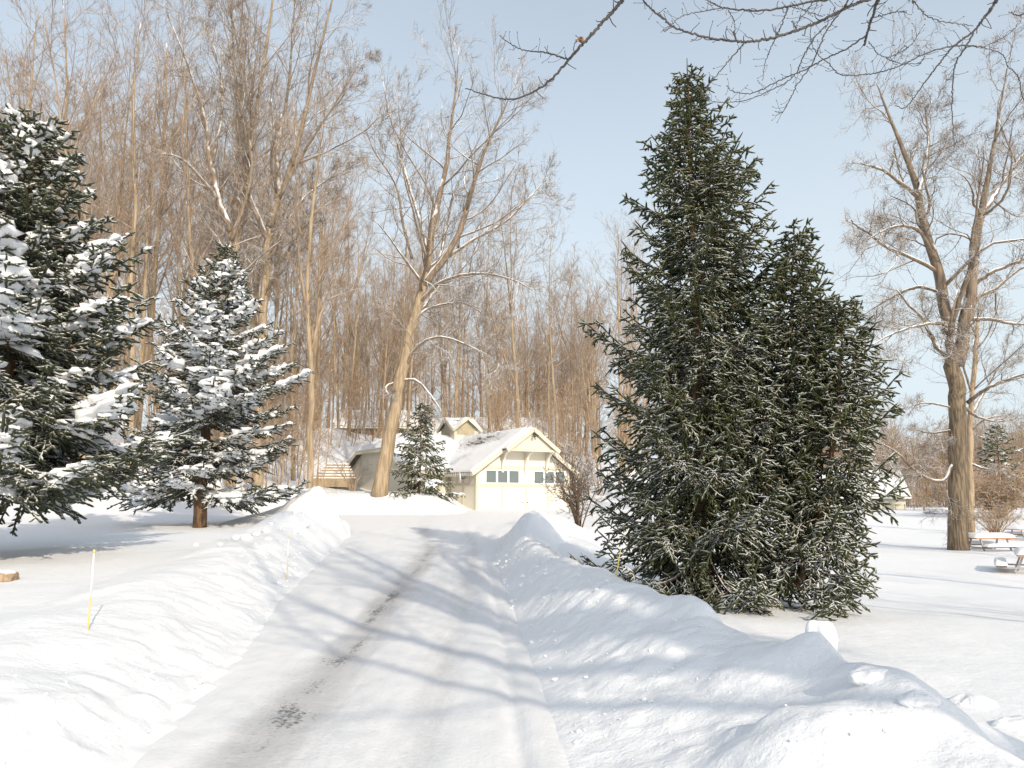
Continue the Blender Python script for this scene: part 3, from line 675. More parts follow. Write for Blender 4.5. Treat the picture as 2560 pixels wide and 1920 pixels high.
# the smaller snowy spruce
D2 = 23.0
b2 = P(498, 1333, D2); b2[2] = float(snow_top(b2[0], b2[1])); t2 = P(563, 612, D2)
def R_mid(t, az):
    f = 1 + .12 * np.clip(np.cos(az), 0, 1)
    return np.interp(t, [0, .12, .18, .3, .42, .5, .6, .72, .85, .95, 1], [2.2, 2.75, 2.85, 2.6, 2.35, 2.2, 1.75, 1.25, .70, .28, .08]) * f * (1 + .14 * np.sin(az * 4 + t * 13) + .08 * np.sin(az * 7 - t * 31))
conifer('spruce_tree', b2, [dict(p0=b2 - [0, 0, .3], p1=t2, r0=.21, h0=.165, R=R_mid, bend=(-.12, 0, 0))],
    'smaller spruce with heavy snow on layered boughs and a bare lower trunk', 25, 'needle_blue', shoot=(.15, .024), sp2=.11, sp3=.08, heavy=.80, droop=.10, per=9, wh=.52, padw=1.6, jit=.05, a_low=-.04, a_top=.9, curl=.08, max_l2=.95, clear=.08)

# small hemlock before the garage
D3 = 40.6
b3 = P2(905, 1060, D3); b3[2] = float(Hg(b3[0], b3[1])) - .05; t3 = P2(912, 872, D3)
conifer('hemlock_tree', b3, [dict(p0=b3 - [0, 0, .2], p1=t3, r0=.09, h0=.03, R=lambda t, az: np.interp(t, [0, .1, .3, .6, .85, 1], [1.3, 1.9, 1.75, 1.25, .6, .1]) * (1 + .25 * np.sin(az * 3 + t * 14)))],
    'small green hemlock in front of the cream garage wall', 35, 'needle_small', shoot=(.16, .03), sp2=.14, sp3=.11, heavy=.22, droop=.4, per=5, wh=.34, a_low=-.15, a_top=.6, curl=-.05, needles=5, cat='evergreen')
# dark evergreen beyond the picnic tables
D4 = 72.0
b4 = P2(2165, 1085, D4); b4[2] = float(Hg(b4[0], b4[1])); t4 = P2(2150, 915, D4)
conifer('evergreen_tree', b4, [dict(p0=b4 - [0, 0, .2], p1=t4, r0=.18, h0=.18, R=lambda t, az: np.interp(t, [0, .2, .5, .8, 1], [2.6, 3.1, 2.4, 1.2, .2]) * (1 + .2 * np.sin(az * 3 + t * 14)))],
    'snowy dark evergreen at the wood edge beyond the picnic tables', 45, 'needle_small', shoot=(.28, .06), sp2=.30, sp3=.24, heavy=.4, droop=.25, per=5, wh=.6, a_low=-.2, a_top=.6, curl=.05, needles=4, cat='evergreen', max_l2=1.2)

# ------------------------------------------------------------------ the cream garage
M['cream'] = plain('cream_paint', (0.76, 0.71, 0.60), .65, .05, 2.0, .05)
M['trim'] = plain('tan_trim', (0.60, 0.545, 0.44), .6, .06, 3.0, .05)
M['white_paint'] = plain('white_paint', (0.80, 0.80, 0.78), .5, .03, 3.0, .02)
M['louver'] = plain('louver_wood', (0.62, 0.54, 0.38), .7, .12, 4.0, .1)
M['dark_metal'] = plain('dark_metal', (0.07, 0.06, 0.05), .5, .1, 8.0, .05)
M['lamp_glass'] = plain('lamp_glass', (0.55, 0.52, 0.45), .3, .05, 5, .0)
M['ice'] = plain('ice', (0.78, 0.80, 0.82), .15, .05, 9, .1, .5)
def glass_mat():
    m, nt, b = new_mat('window_glass'); b.inputs['Base Color'].default_value = (.14, .17, .17, 1); b.inputs['Roughness'].default_value = .08; b.inputs['Specular IOR Level'].default_value = .8
    return m
M['glass'] = glass_mat()
def shingle_mat():
    m, nt, b = new_mat('shingles'); v = coords(nt); w = N(nt, 'ShaderNodeTexBrick', Scale=3.0); nt.links.new(v, w.inputs['Vector'])
    f = noise(nt, v, 9, 4)
    nt.links.new(mixc(nt, f, (.07, .06, .05), (.20, .17, .14)), b.inputs['Base Color']); b.inputs['Roughness'].default_value = .9; bump(nt, b, f, .5, .03)
    return m
M['shingle'] = shingle_mat()
def scale_mat():   # fish-scale shingles in the gable
    m, nt, b = new_mat('gable_shingles'); v = coords(nt, (1, 1, 1))
    sp = nt.nodes.new('ShaderNodeSeparateXYZ'); nt.links.new(v, sp.inputs[0])
    cb = nt.nodes.new('ShaderNodeCombineXYZ'); nt.links.new(sp.outputs[0], cb.inputs[0]); nt.links.new(sp.outputs[2], cb.inputs[1])
    w = N(nt, 'ShaderNodeTexBrick', Scale=4.5); w.inputs['Mortar Size'].default_value = .03; w.inputs['Color1'].default_value = (.76, .70, .59, 1); w.inputs['Color2'].default_value = (.73, .67, .555, 1); w.inputs['Mortar'].default_value = (.56, .50, .40, 1)
    nt.links.new(cb.outputs[0], w.inputs['Vector']); nt.links.new(w.outputs['Color'], b.inputs['Base Color']); b.inputs['Roughness'].default_value = .7
    bump(nt, b, w.outputs['Fac'], .5, -.02)
    return m
M['scales'] = scale_mat()

def roof_plane(rb, sb, a, b, c, d, thick=.15, th=.10, seed=1, bare=None, nu=40, nv=24):
    """a,b eave ends, c,d ridge ends; a roof slab and the snow lying on it"""
    a, b, c, d = [np.array(p, float) for p in (a, b, c, d)]
    tri = np.linalg.norm(b - a) < 1e-6
    nrm = np.cross(c - a, d - a) if tri else np.cross(b - a, d - a)
    nrm /= np.linalg.norm(nrm)
    if nrm[2] < 0: nrm = -nrm
    poly = [a, c, d] if tri else [a, b, c, d] if np.linalg.norm(c - d) > 1e-6 else [a, b, c]
    rb.prism(poly, -nrm * th)
    u = np.linspace(0, 1, nu)[None]; v = np.linspace(0, 1, nv)[:, None]
    G = ((1 - v) * (1 - u))[..., None] * a + ((1 - v) * u)[..., None] * b + (v * u)[..., None] * c + (v * (1 - u))[..., None] * d
    t = thick * (1 + .5 * fbm(u * 5 + seed, v * 4, seed, 4))
    e = np.minimum(np.minimum(u, 1 - u) * nu, v * nv + 0 * u); t = t * (.55 + .45 * np.clip(e / 2, 0, 1))
    if bare is not None: t = bare(u + 0 * v, v + 0 * u, t)
    Tp = G + nrm * t[..., None]
    over = (a - d) / np.linalg.norm(a - d); Tp[0] += over * .05
    sb.grid(Tp[..., 0], Tp[..., 1], Tp[..., 2])
    for E, K in ((Tp[0], G[0]), (Tp[:, 0], G[:, 0]), (Tp[:, -1], G[:, -1])):   # sides of the snow
        n = len(E); v_ = np.concatenate([E, K + nrm * .004]); q = [(i, i + 1, n + i + 1, n + i) for i in range(n - 1)]; sb.add(v_, q)

gp = P(1190, 1272, 43.0); GZ = float(zroad(43.0)) - .02
gar = empty('garage', (gp[0], gp[1], GZ), R(33.6), 'cream garage with snowy gabled roof, louvred cupola and two rows of small windows', 'building')
W, HW, PT = 6.7, 2.5, .68; RX = W / 2; RZ = HW + RX * PT
w = MB()
w.prism([(0, 0, -.6), (W, 0, -.6), (W, 0, HW), (RX, 0, RZ - .02), (0, 0, HW)], (0, 14, 0))
w.prism([(-2.85, 3.2, -.3), (-2.85, 12.4, -.3), (-2.85, 12.4, HW), (-2.85, 9.9, 3.70), (-2.85, 5.7, 3.70), (-2.85, 3.2, HW)], (2.84, 0, 0))
w.build('wall', M['cream'], gar, False)
tmb = MB()
for x in (0.0, 1.75, 3.45, 5.05, W - .13): tmb.box(x - (.0 if x == 0 else .065 if x < 6 else 0), x + (.13 if x == 0 or x > 6 else .065), -.035, -.002, -.4, 1.37)
tmb.box(-.02, W + .02, -.05, -.003, 1.37, 1.53)
tmb.box(-.02, .13, -.035, -.002, 1.53, HW - .1); tmb.box(W - .13, W + .02, -.035, -.002, 1.53, HW - .1)
tmb.box(0.0, W, -.045, -.002, 2.40, 2.56)
for y in (0.005, 1.45, 3.05): tmb.box(-.03, -.002, y, y + .13, -.4, HW - .1)
tmb.box(-.035, -.003, .14, 3.05, 1.40, 1.50)
for y in (.75, 2.2): tmb.box(-.022, -.004, y, y + .03, 1.5, HW - .1)
for x in (-2.6, -2.0, -1.4, -.8, -.25): tmb.box(x, x + .06, 3.17, 3.197, -.2, 2.3)
tmb.box(-2.84, -.03, 3.16, 3.198, 1.4, 1.5)
tmb.build('trim', M['trim'], gar, False)
for x0 in (.52, 3.92):
    wf = MB(); ww = 2.5; z0, z1 = 1.58, 2.27
    for k in range(4): wf.box(x0 + k * (ww - .12) / 3, x0 + k * (ww - .12) / 3 + .12, -.07, -.004, z0, z1)
    wf.box(x0 - .02, x0 + ww + .02, -.075, -.004, z0 - .07, z0); wf.box(x0 - .02, x0 + ww + .02, -.075, -.004, z1, z1 + .07)
    wo = wf.build('window', M['white_paint'], gar, False)
    pn = MB()
    for k in range(3): pn.box(x0 + k * (ww - .12) / 3 + .12, x0 + (k + 1) * (ww - .12) / 3, -.03, -.006, z0, z1)
    pn.build('pane', M['glass'], wo, False)
# prow gable, brackets, beam
gb = MB(); zb = 3.52; hw = (RZ - zb) / PT
gb.prism([(RX - hw, -.86, zb), (RX + hw, -.86, zb), (RX, -.86, RZ - .04)], (0, .84, 0)); gb.build('gable_front', M['scales'], gar, False)
bm_ = MB(); bm_.box(RX - hw - .02, RX + hw + .02, -.93, -.86 - .002, zb - .12, zb + .03); bm_.build('gable_beam', M['trim'], gar, False)
for x in (1.75, RX + .05, 4.95):
    k = MB(); n = 8; a = np.linspace(0, np.pi / 2, n)
    yy = -.05 - .80 * (1 - np.cos(a)); zz = 2.30 + 1.15 * np.sin(a)
    k.box(x - .07, x + .07, -.11, -.046, 2.18, zb - .12)
    for i in range(n - 1): k.bar((x, yy[i], zz[i]), (x, yy[i + 1], zz[i + 1]), .14, .16, (0, 1, .3))
    k.build('bracket', M['cream'], gar, False)
# main roof
rb = MB(); sb = MB(); ov = .5; ez = HW - ov * PT
def bare_main(u, v, t):
    c = np.exp(-(((u - .62) / .24) ** 2 + ((v - .78) / .24) ** 2)) * 1.0 + .55 * np.exp(-(((u - .33) / .25) ** 2 + ((v - .84) / .13) ** 2))
    st = np.abs(((v * 24 + .25 * vn(u * 14, v * 3, 2)) % 1) - .5) * 2
    return np.where(c * (.25 + .9 * st) + .40 * fbm(u * 16, v * 30, 5, 3) > .36, -.03, t * (1 - .6 * np.clip(c, 0, 1)))
for sgn in (-1, 1):
    ex = RX + sgn * (RX + ov); kx = RX + sgn * 1.83; kz = RZ - 1.83 * PT
    if sgn < 0: roof_plane(rb, sb, (ex, -.40, ez), (ex, 7.2, ez), (RX, 7.2, RZ), (RX, -.40, RZ), .13, .11, 3, bare_main, 110, 190)
    else: roof_plane(rb, sb, (ex, -.40, ez), (ex, 14.3, ez), (RX, 14.3, RZ), (RX, -.40, RZ), .13, .11, 4)
    roof_plane(rb, sb, (kx, -1.02, kz), (kx, -.405, kz), (RX, -.405, RZ), (RX, -1.02, RZ), .12, .11, 5, None, 8, 14)
# rear of the main roof's left plane and the left wing with its clipped gable
roof_plane(rb, sb, (-ov, 8.6, ez), (-ov, 14.3, ez), (RX, 14.3, RZ), (RX, 8.6, RZ), .13, .11, 6)
PW = (RZ - HW) / 4.6; ew = HW - .45 * PW; LX = -3.3; RE = -1.5; cz = 3.72; cd = (RZ - cz) / PW
def clip_plane(y0, yc, s):
    e0 = (LX, y0, ew); e1 = (RX, y0, ew); r1 = (RX, 7.8, RZ); r0 = (RE, 7.8, RZ); k = (LX, 7.8 + s * cd, cz)
    roof_plane(rb, sb, e0, (RE, y0, ew), r0, k, .14, .11, 8 + s)
    roof_plane(rb, sb, (RE + .003, y0, ew), e1, r1, (RE + .003, 7.8, RZ), .14, .11, 12 + s)
clip_plane(3.2 - .45, 0, -1); clip_plane(12.4 + .45, 0, 1)
roof_plane(rb, sb, (LX, 7.8 - cd, cz), (LX, 7.8 + cd, cz), (RE, 7.8, RZ), (RE, 7.8, RZ), .15, .11, 20)
ro_ = rb.build('roof', M['shingle'], gar, False)
sb.build('snow', M['pad_snow'], ro_)
# rake and fascia boards
fb = MB()
for sgn in (-1, 1):
    ex = RX + sgn * (RX + ov); kx = RX + sgn * 1.83; kz = RZ - 1.83 * PT
    fb.bar((ex, -.42, ez - .10), (kx, -.42, kz - .10), .05, .24); fb.bar((kx + sgn * .06, -1.04, kz - .12), (RX, -1.04, RZ - .06), .05, .24)
    fb.box(ex - .03, ex + .02, -.4, 2.7 if sgn < 0 else 14, ez - .22, ez - .02)
fb.bar((LX - .02, 2.75, ew - .1), (LX - .02, 7.8 - cd, cz - .1), .05, .22); fb.bar((LX - .02, 7.8 + cd, cz - .1), (LX - .02, 12.85, ew - .1), .05, .22)
fb.box(LX - .04, LX + .01, 7.8 - cd, 7.8 + cd, cz - .22, cz - .0); fb.box(LX, -.6, 2.72, 2.76, ew - .2, ew - .02)
fb.build('fascia', M['trim'], gar, False)
# icicles along the eave
rngI = np.random.default_rng(3)
for k in range(15):
    y = -.2 + k * .21 + rngI.uniform(-.07, .07); L = rngI.uniform(.12, .32) if k != 5 else .62
    ic = MB(); ic.tubes([(-ov - .03, y, ez - .0), (-ov - .03, y, ez - L * .5), (-ov - .03 + rngI.normal(0, .01), y, ez - L)], [.03 if k != 5 else .07, .018 if k != 5 else .04, .003], 6)
    ic.build('icicle', M['ice'], gar)
ln = MB(); ln.box(-.20, -.04, 1.20, 1.36, 1.80, 1.83); ln.box(-.20, -.04, 1.20, 1.36, 2.06, 2.09)
for y in (1.20, 1.345):
    for x in (-.20, -.055): ln.box(x, x + .015, y, y + .015, 1.83, 2.06)
ln.prism([(-.22, 1.18, 2.09), (-.02, 1.18, 2.09), (-.12, 1.18, 2.19)], (0, .2, 0)); lo = ln.build('wall_lantern', M['dark_metal'], gar, False)
lg = MB(); lg.box(-.182, -.058, 1.217, 1.343, 1.832, 2.058); lg.build('lamp_glass', M['lamp_glass'], lo, False)
fl = MB(); fl.box(RX - .05, RX + .05, -1.12, -.98 - .0, RZ - .34, RZ - .26); fl.tubes([(RX - .06, -1.08, RZ - .34), (RX - .10, -1.2, RZ - .44), (RX - .12, -1.25, RZ - .52)], [.04, .07, .09], 8); fl.tubes([(RX + .06, -1.08, RZ - .34), (RX + .12, -1.18, RZ - .42), (RX + .15, -1.22, RZ - .48)], [.04, .06, .08], 8)
fl.build('floodlight', M['dark_metal'], gar)
dh = MB(); dh.tubes([(3.52, -.05, .42), (3.52, -.10, .42), (3.52, -.12, .42)], [.03, .035, .02], 8); dh.tubes([(3.2, -.04, .44), (3.2, -.09, .44)], [.03, .03], 8); dh.build('door_handle', M['dark_metal'], gar)
ds = MB(); ds.tubes([(-.09, 3.0, HW - .3), (-.09, 3.0, 1.0), (-.09, 3.0, -.3)], [.04, .04, .04], 6); ds.build('downpipe', M['trim'], gar)
# cupola
cp = empty('cupola', (RX, 7.9, 0)); cp.parent = gar
cw = MB(); cs = .86; ze = 5.45; pk = ze + cs * .74
cw.prism([(-cs, -cs, 3.4), (cs, -cs, 3.4), (cs, -cs, ze), (0, -cs, pk), (-cs, -cs, ze)], (0, 2 * cs, 0))
cw.prism([(-cs - .003, -cs + .01, 3.4), (-cs - .003, cs - .01, 3.4), (-cs - .003, cs - .01, ze), (-cs - .003, 0, pk - .01), (-cs - .003, -cs + .01, ze)], (2 * cs + .006, 0, 0))
cw.build('wall', M['cream'], cp, False)
lv = MB()
for i in range(13):
    z = 4.95 + i * .075; h = cs - .16 if z < ze - .05 else max(.05, (pk - z) / .74 - .2)
    for s in (-1, 1):
        lv.bar((-h, s * (cs + .02), z), (h, s * (cs + .02), z), .06, .03, (0, s * .6, 1)); lv.bar((s * (cs + .02), -h, z), (s * (cs + .02), h, z), .06, .03, (s * .6, 0, 1))
lv.build('louver', M['louver'], cp, False)
ct = MB()
for sx in (-1, 1):
    for sy in (-1, 1): ct.box(sx * cs - .07, sx * cs + .07, sy * cs - .07, sy * cs + .07, 3.6, ze)
co = cs + .28; e0 = ze - .28 * .74
for s in (-1, 1):
    for q in (-1, 1):
        ct.bar((q * co, s * (co + .02), e0 - .07), (0, s * (co + .02), pk - .05), .05, .17); ct.bar((s * (co + .02), q * co, e0 - .07), (s * (co + .02), 0, pk - .05), .05, .17)
ct.build('trim', M['trim'], cp, False)
cr_ = MB(); cn = MB()
for s in (-1, 1):   # four crossing gables: each plane is a triangle pair meeting at the valleys
    for q in (-1, 1):
        bare = (lambda u, v, t: np.where((v > .70) & (v < .97) & (u > .55) & (fbm(u * 6, v * 6, 9, 3) > -.1), -.02, t)) if (s, q) == (-1, -1) else None
        roof_plane(cr_, cn, (q * co, s * co, e0), (q * co, s * co, e0), (0, 0, pk), (0, s * co, pk), .07, .06, 31, bare, 14, 14)
        roof_plane(cr_, cn, (s * co, q * co, e0), (s * co, q * co, e0), (0, 0, pk), (s * co, 0, pk), .07, .06, 33, bare, 14, 14)
r2 = cr_.build('roof', M['shingle'], cp, False)
cn.build('snow', M['pad_snow'], r2)

# ------------------------------------------------------------------ other houses
M['siding'] = plain('pale_siding', (0.62, 0.58, 0.46), .7, .05, 3.0, .05)
M['log'] = plain('weathered_wood', (0.36, 0.28, 0.18), .85, .25, 5.0, .3)
M['dark_glass'] = plain('dark_window', (0.05, 0.05, 0.055), .15, .05, 2.0, 0, .6)
def house(name, loc, rz, L, Wd, hw, pt, label, windows=(), wall='siding', door=None, snow=.22):
    h = empty(name, loc, rz, label, 'building'); wb = MB(); rz_ = hw + Wd / 2 * pt
    wb.prism([(-L / 2, 0, -1), (-L / 2, Wd, -1), (-L / 2, Wd, hw), (-L / 2, Wd / 2, rz_ - .02), (-L / 2, 0, hw)], (L, 0, 0)); wb.build('wall', M[wall], h, False)
    rb = MB(); sb = MB(); o = .5
    roof_plane(rb, sb, (-L / 2 - o, -o, hw - o * pt), (L / 2 + o, -o, hw - o * pt), (L / 2 + o, Wd / 2, rz_), (-L / 2 - o, Wd / 2, rz_), snow, .12, 41)
    roof_plane(rb, sb, (-L / 2 - o, Wd + o, hw - o * pt), (L / 2 + o, Wd + o, hw - o * pt), (L / 2 + o, Wd / 2, rz_), (-L / 2 - o, Wd / 2, rz_), snow, .12, 43)
    r = rb.build('roof', M['shingle'], h, False); sb.build('snow', M['pad_snow'], r)
    for x, z, a, b in windows:
        f = MB(); f.box(x - a / 2 - .09, x + a / 2 + .09, -.06, -.003, z - .09, z + b + .09); fo = f.build('window', M['white_paint'], h, False)
        g = MB(); g.box(x - a / 2, x + a / 2, -.075, -.062, z, z + b); g.build('pane', M['dark_glass'], fo, False)
    f = MB()
    for y in (-o, Wd + o): f.box(-L / 2 - o, L / 2 + o, y - .03, y + .03, hw - o * pt - .2, hw - o * pt - .03)
    f.build('fascia', M['white_paint'], h, False)
    return h
hp = P(2205, 1237, 85.0)
house('small_house', (hp[0] - 2.6, hp[1], hp[2] - 2.55), R(-14), 9.5, 7.0, 2.7, .72, 'small cream house with a thick snowy roof right of the large spruce', [(1.7, .9, .75, 1.25), (-1.5, .9, .75, 1.25)])
hp = P(1240, 1084, 74.0)
house('long_house', (hp[0] - 1.0, hp[1], hp[2] - 3.0), R(-4), 11.5, 9.0, 3.0, .42, 'low building with a wide snowy roof behind the garage ridge', [(2, 1, 1.2, 1.2)], 'log')
hp = P(1075, 1062, 80.0)
house('forest_cabin', (hp[0] - 5, hp[1], hp[2] - 2.6), R(6), 10, 8, 2.6, .45, 'brown cabin with a snowy roof among the trunks left of the cupola', [(-3, .9, 1.3, 1.2), (2.5, .9, 1.3, 1.2)], 'log')

# ------------------------------------------------------------------ timber steps, fence, posts
st = empty('timber_steps', P(846, 1195, 47.0) - [0, 0, .15], R(8), 'snowy timber retaining steps left of the garage wing', 'steps')
tb = MB(); sn = MB()
for i in range(6):
    tb.box(-1.5 + .1 * i, 1.05 - .12 * i, .42 * i, .42 * i + .16, .19 * i - .4, .19 * i + .13); sn.box(-1.52 + .1 * i, 1.07 - .12 * i, .42 * i - .01, .42 * i + .40, .19 * i + .132, .19 * i + .20)
tb.build('timbers', M['log'], st, False); sn.build('snow', M['pad_snow'], st, False)
fe = empty('wire_fence', P(2285, 1285, 82.0), R(-5), 'low wire fence with posts beside the small house', 'fence'); fp = fe.location
M['galv'] = plain('weathered_metal', (0.30, 0.28, 0.26), .6, .1, 5)
ps = MB(); wr = MB()
for i in range(7):
    ps.tubes([(-2.8 + i * .95, 0, -.3), (-2.8 + i * .95, 0, .6), (-2.8 + i * .95, 0, 1.05)], [.045] * 3, 6)
for k in range(30): wr.tubes([(-2.8 + k * .19, .02, 0), (-2.8 + k * .19, .02, .5), (-2.8 + k * .19, .02, .95)], [.012] * 3, 3)
for z in (.1, .5, .95): wr.tubes([(-2.8, .02, z), (0, .02, z), (2.9, .02, z)], [.015] * 3, 3)
ps.build('post', M['galv'], fe); wr.build('wire_mesh', M['galv'], fe)
ra = empty('stair_rail', P(2385 - 28, 1282, 80.0), R(0), 'sloping wooden handrail at the end of the wire fence', 'railing')
rm = MB(); rm.bar((-1.9, 0, 1.5), (.2, -.3, .35), .10, .12); rm.bar((-1.9, .9, 1.5), (.2, .6, .35), .10, .12)
for f_ in (0, .5, 1): rm.box(-1.9 + 2.1 * f_ - .06, -1.9 + 2.1 * f_ + .06, -.06 - .3 * f_, .06 - .3 * f_, -.4, 1.5 - 1.15 * f_)
rm.build('rail', M['log'], ra, False)
for (px, py, w_, h_, mt, lb, D) in ((181, 1222, .16, 1.5, 'dark_metal', 'thin dark post in the snow under the big left spruce boughs', 30.0),):
    c = P(px, py, D); o = empty('post', c, 0, lb, 'post'); pm = MB(); pm.tubes([(0, 0, -.3), (0, 0, .6), (0, 0, h_)], [w_ / 2, w_ / 2, w_ / 2], 8); pm.build('pole', M[mt], o)
    pm = MB(); pm.box(-.13, .13, -.13, .13, -.02, .26); pm.build('base', M[mt], o, False)
M['new_wood'] = plain('pale_wood', (0.50, 0.36, 0.20), .8, .15, 4, .2, .2, (1, 1, .2))
c = P(199, 1220, 30.4); o = empty('wooden_post', c, R(12), 'thick squared wooden post beside the thin dark post', 'post'); pm = MB(); pm.box(-.2, .2, -.14, .14, -.4, 1.7); pm.build('shaft', M['new_wood'], o, False); pm = MB(); pm.box(-.24, .24, -.18, .18, 1.702, 1.82); pm.build('snow', M['pad_snow'], o, False)
c = P(1e-6 + 132, 1212, 33.0); o = empty('tree_stump', c, 0, 'pale stump half buried in snow behind the big left spruce', 'stump'); pm = MB(); pm.tubes([(0, 0, -.3), (.01, 0, .2), (.03, 0, .55)], [.20, .17, .16], 12); pm.build('wood', M['new_wood'], o); pm = MB(); pm.tubes([(.03, 0, .552), (.03, 0, .62), (.03, 0, .66)], [.17, .15, .05], 12); pm.build('snow', M['pad_snow'], o)

# driveway marker stakes
M['stake_white'] = plain('white_fibreglass', (0.80, 0.80, 0.74), .4, .03, 9, 0)
M['stake_yellow'] = plain('yellow_fibreglass', (0.72, 0.55, 0.16), .45, .05, 9, 0)
def stake(px, py, D, h, rr, label, white=.6, lean=(0, 0)):
    c = P(px, py, D); z = float(snow_top(np.array([c[0]]), np.array([c[1]]))[0]); o = empty('marker_stake', (c[0], c[1], z), 0, label, 'stake'); s = 1 - white
    a = MB(); a.tubes([(0, 0, -.25), (lean[0] * .5 * s * h, 0, h * s * .5), (lean[0] * h * s, lean[1] * h * s, h * s)], [rr] * 3, 8); a.build('lower_rod', M['stake_yellow'], o)
    a = MB(); a.tubes([(lean[0] * h * s, lean[1] * h * s, h * s), (lean[0] * h * .97, lean[1] * h * .97, h * .97)], [rr * .9] * 2, 8)
    a.build('upper_rod', M['stake_white'] if white < .95 else M['stake_yellow'], o)
    a = MB(); a.tubes([(lean[0] * h * .97, lean[1] * h * .97, h * .97), (lean[0] * h, lean[1] * h, h * 1.02)], [rr * 1.25] * 2, 8); a.build('cap', M['stake_yellow'], o)
stake(221, 1556, 7.1, .70, .0075, 'tall thin white and yellow stake alone on the left lawn')
stake(719, 1404, 13.5, .72, .007, 'faint thin stake on the snow right of the bare spruce trunk', .55)
stake(1541, 1452, 9.6, .32, .009, 'short yellow-green stake at the foot of the large dark spruce', .97, (.18, 0))

# ------------------------------------------------------------------ picnic tables
M['table_wood'] = plain('table_wood', (0.55, 0.30, 0.16), .8, .15, 4, .2, .2, (.3, 1, 1))
M['bench_wood'] = plain('bench_wood', (0.20, 0.17, 0.13), .85, .2, 4, .2, .2, (.3, 1, 1))
M['table_leg'] = plain('galvanised_leg', (0.42, 0.41, 0.40), .45, .08, 7, .02, .5)
def pillow(mb, x0, x1, y0, y1, z, h, seed):
    n, k = 22, 12; u = np.linspace(-1, 1, n)[None]; v = np.linspace(-1, 1, k)[:, None]
    e = np.clip(1 - np.abs(u) ** 6, 0, 1) ** .5 * np.clip(1 - np.abs(v) ** 5, 0, 1) ** .5
    X = (x0 + x1) / 2 + (x1 - x0) / 2 * u + 0 * v; Y = (y0 + y1) / 2 + (y1 - y0) / 2 * v + 0 * u
    mb.grid(X, Y, z + h * e * (1 + .25 * fbm(X * 2, Y * 3, seed, 3))); mb.add([(x0, y0, z), (x1, y0, z), (x1, y1, z), (x0, y1, z)], [(3, 2, 1, 0)])
def make_table(snow_h=.17):
    t = empty('picnic_table'); a = MB()
    for i in range(5): a.box(-.92, .92, -.36 + i * .146, -.36 + i * .146 + .136, .71, .755)
    a.build('tabletop', M['table_wood'], t, False)
    a = MB(); pillow(a, -.95, .95, -.40, .40, .757, snow_h, 5); a.build('snow', M['pad_snow'], t)
    for s in (-1, 1):
        b = MB(); b.box(-.92, .92, s * .74 - .13, s * .74 - .005, .41, .45); b.box(-.92, .92, s * .74 + .005, s * .74 + .13, .41, .45); bo = b.build('seat', M['bench_wood'], t, False)
        b = MB(); pillow(b, -.94, .94, s * .74 - .16, s * .74 + .16, .452, .13, 7 + s); b.build('snow', M['pad_snow'], bo)
    for x in (-.62, .62):
        for s in (-1, 1):
            l = MB(); l.bar((x, s * .22, .70), (x, s * .62, -.35), .05, .05, (1, 0, 0)); l.build('leg', M['table_leg'], t, False)
        l = MB(); l.bar((x - .06, -.86, .385), (x - .06, .86, .385), .05, .045); l.build('bench_support', M['table_leg'], t, False)
    return t
T0 = make_table()
tabs = [((2475, 1376), 30.0, 12, 'snow-capped picnic table right of the huge trunk, its long bench in front', -.26),
        ((2583, 1440), 21.5, 58, 'nearest snow-capped picnic table with orange wood showing, cut by the right edge', -.22),
        ((2568, 1362), 37.0, 20, 'farther picnic table under a smooth snow cap at the right edge, behind the others', -.22),
        ((2346, 1296), 70.0, 5, 'tiny far picnic table left of the huge trunk near the wood', -.30)]
for i, ((px, py), D, rz, lb, dz) in enumerate(tabs):
    o = T0 if i == 0 else copy_tree(T0)
    c = P(px, py, D); z = float(Hg(np.array([c[0]]), np.array([c[1]]))[0]); o.location = (c[0], c[1], z + dz); o.rotation_euler = (0, 0, R(rz)); tag(o, lb, 'picnic table', 'picnic tables on the snowy lawn')

# ------------------------------------------------------------------ shrubs
def shrub(name, loc, Ht, wd, n, label, seed, mat, dense=1.0, snow=False):
    rng = np.random.default_rng(seed); stems = []; s = np.linspace(0, 1, 6)[:, None]; loc = np.array(loc, float)
    for j in range(n):
        a = rng.random() * 6.28; b = np.array([math.cos(a), math.sin(a), 0]); h = Ht * rng.uniform(.6, 1)
        p = b * .12 * rng.random() + s * b * wd * rng.uniform(.3, 1) + np.array([0, 0, 1]) * (s ** .8) * h + rng.normal(0, .05, (6, 3)) * s - np.array([0, 0, .1]) * (1 - s)
        stems.append((p, np.linspace(.022, .006, 6) * Ht / 1.6))
    c = MB(); q = [resample(p, r, 9) for p, r in stems]; par = np.stack([p for p, r in q]); rad = np.stack([r for p, r in q]); c.tubes(par, rad, 5)
    o = empty(name, loc, 0, label, 'shrub'); c.build('stems', mat, o); c = MB()
    for k, lr in ((int(7 * dense), .5), (int(5 * dense), .5), (4, .55)):
        par, rad = grow(par, rad, k, rng, t0=.15, ang=42, sd=14, lr=lr, fall=.4, rr=.6, n=5, wob=.22, up=.05, rmin=.004 * Ht, lmin=.08); c.tubes(par, rad, 3)
    c.build('twigs', mat, o); return o
M['shrub_dark'] = bark_mat('shrub_bark', (0.10, 0.07, 0.05), (0.19, 0.135, 0.09), .75, .95, 2, .0, .7)
c = P(1450, 1262, 27.5); shrub('bare_shrub', (c[0], c[1], float(snow_top(np.array([c[0]]), np.array([c[1]]))[0]) - .1), 2.4, 1.3, 11, 'dark bare shrub in front of the garage windows beside the large spruce', 71, M['shrub_dark'])
c = P(2490, 1340, 41.0); shrub('bare_shrub', (c[0], c[1], float(Hg(np.array([c[0]]), np.array([c[1]]))[0]) - .05), 1.75, 1.5, 26, 'vase-shaped bare shrub behind the picnic tables', 73, M['brush_bark'], .8)
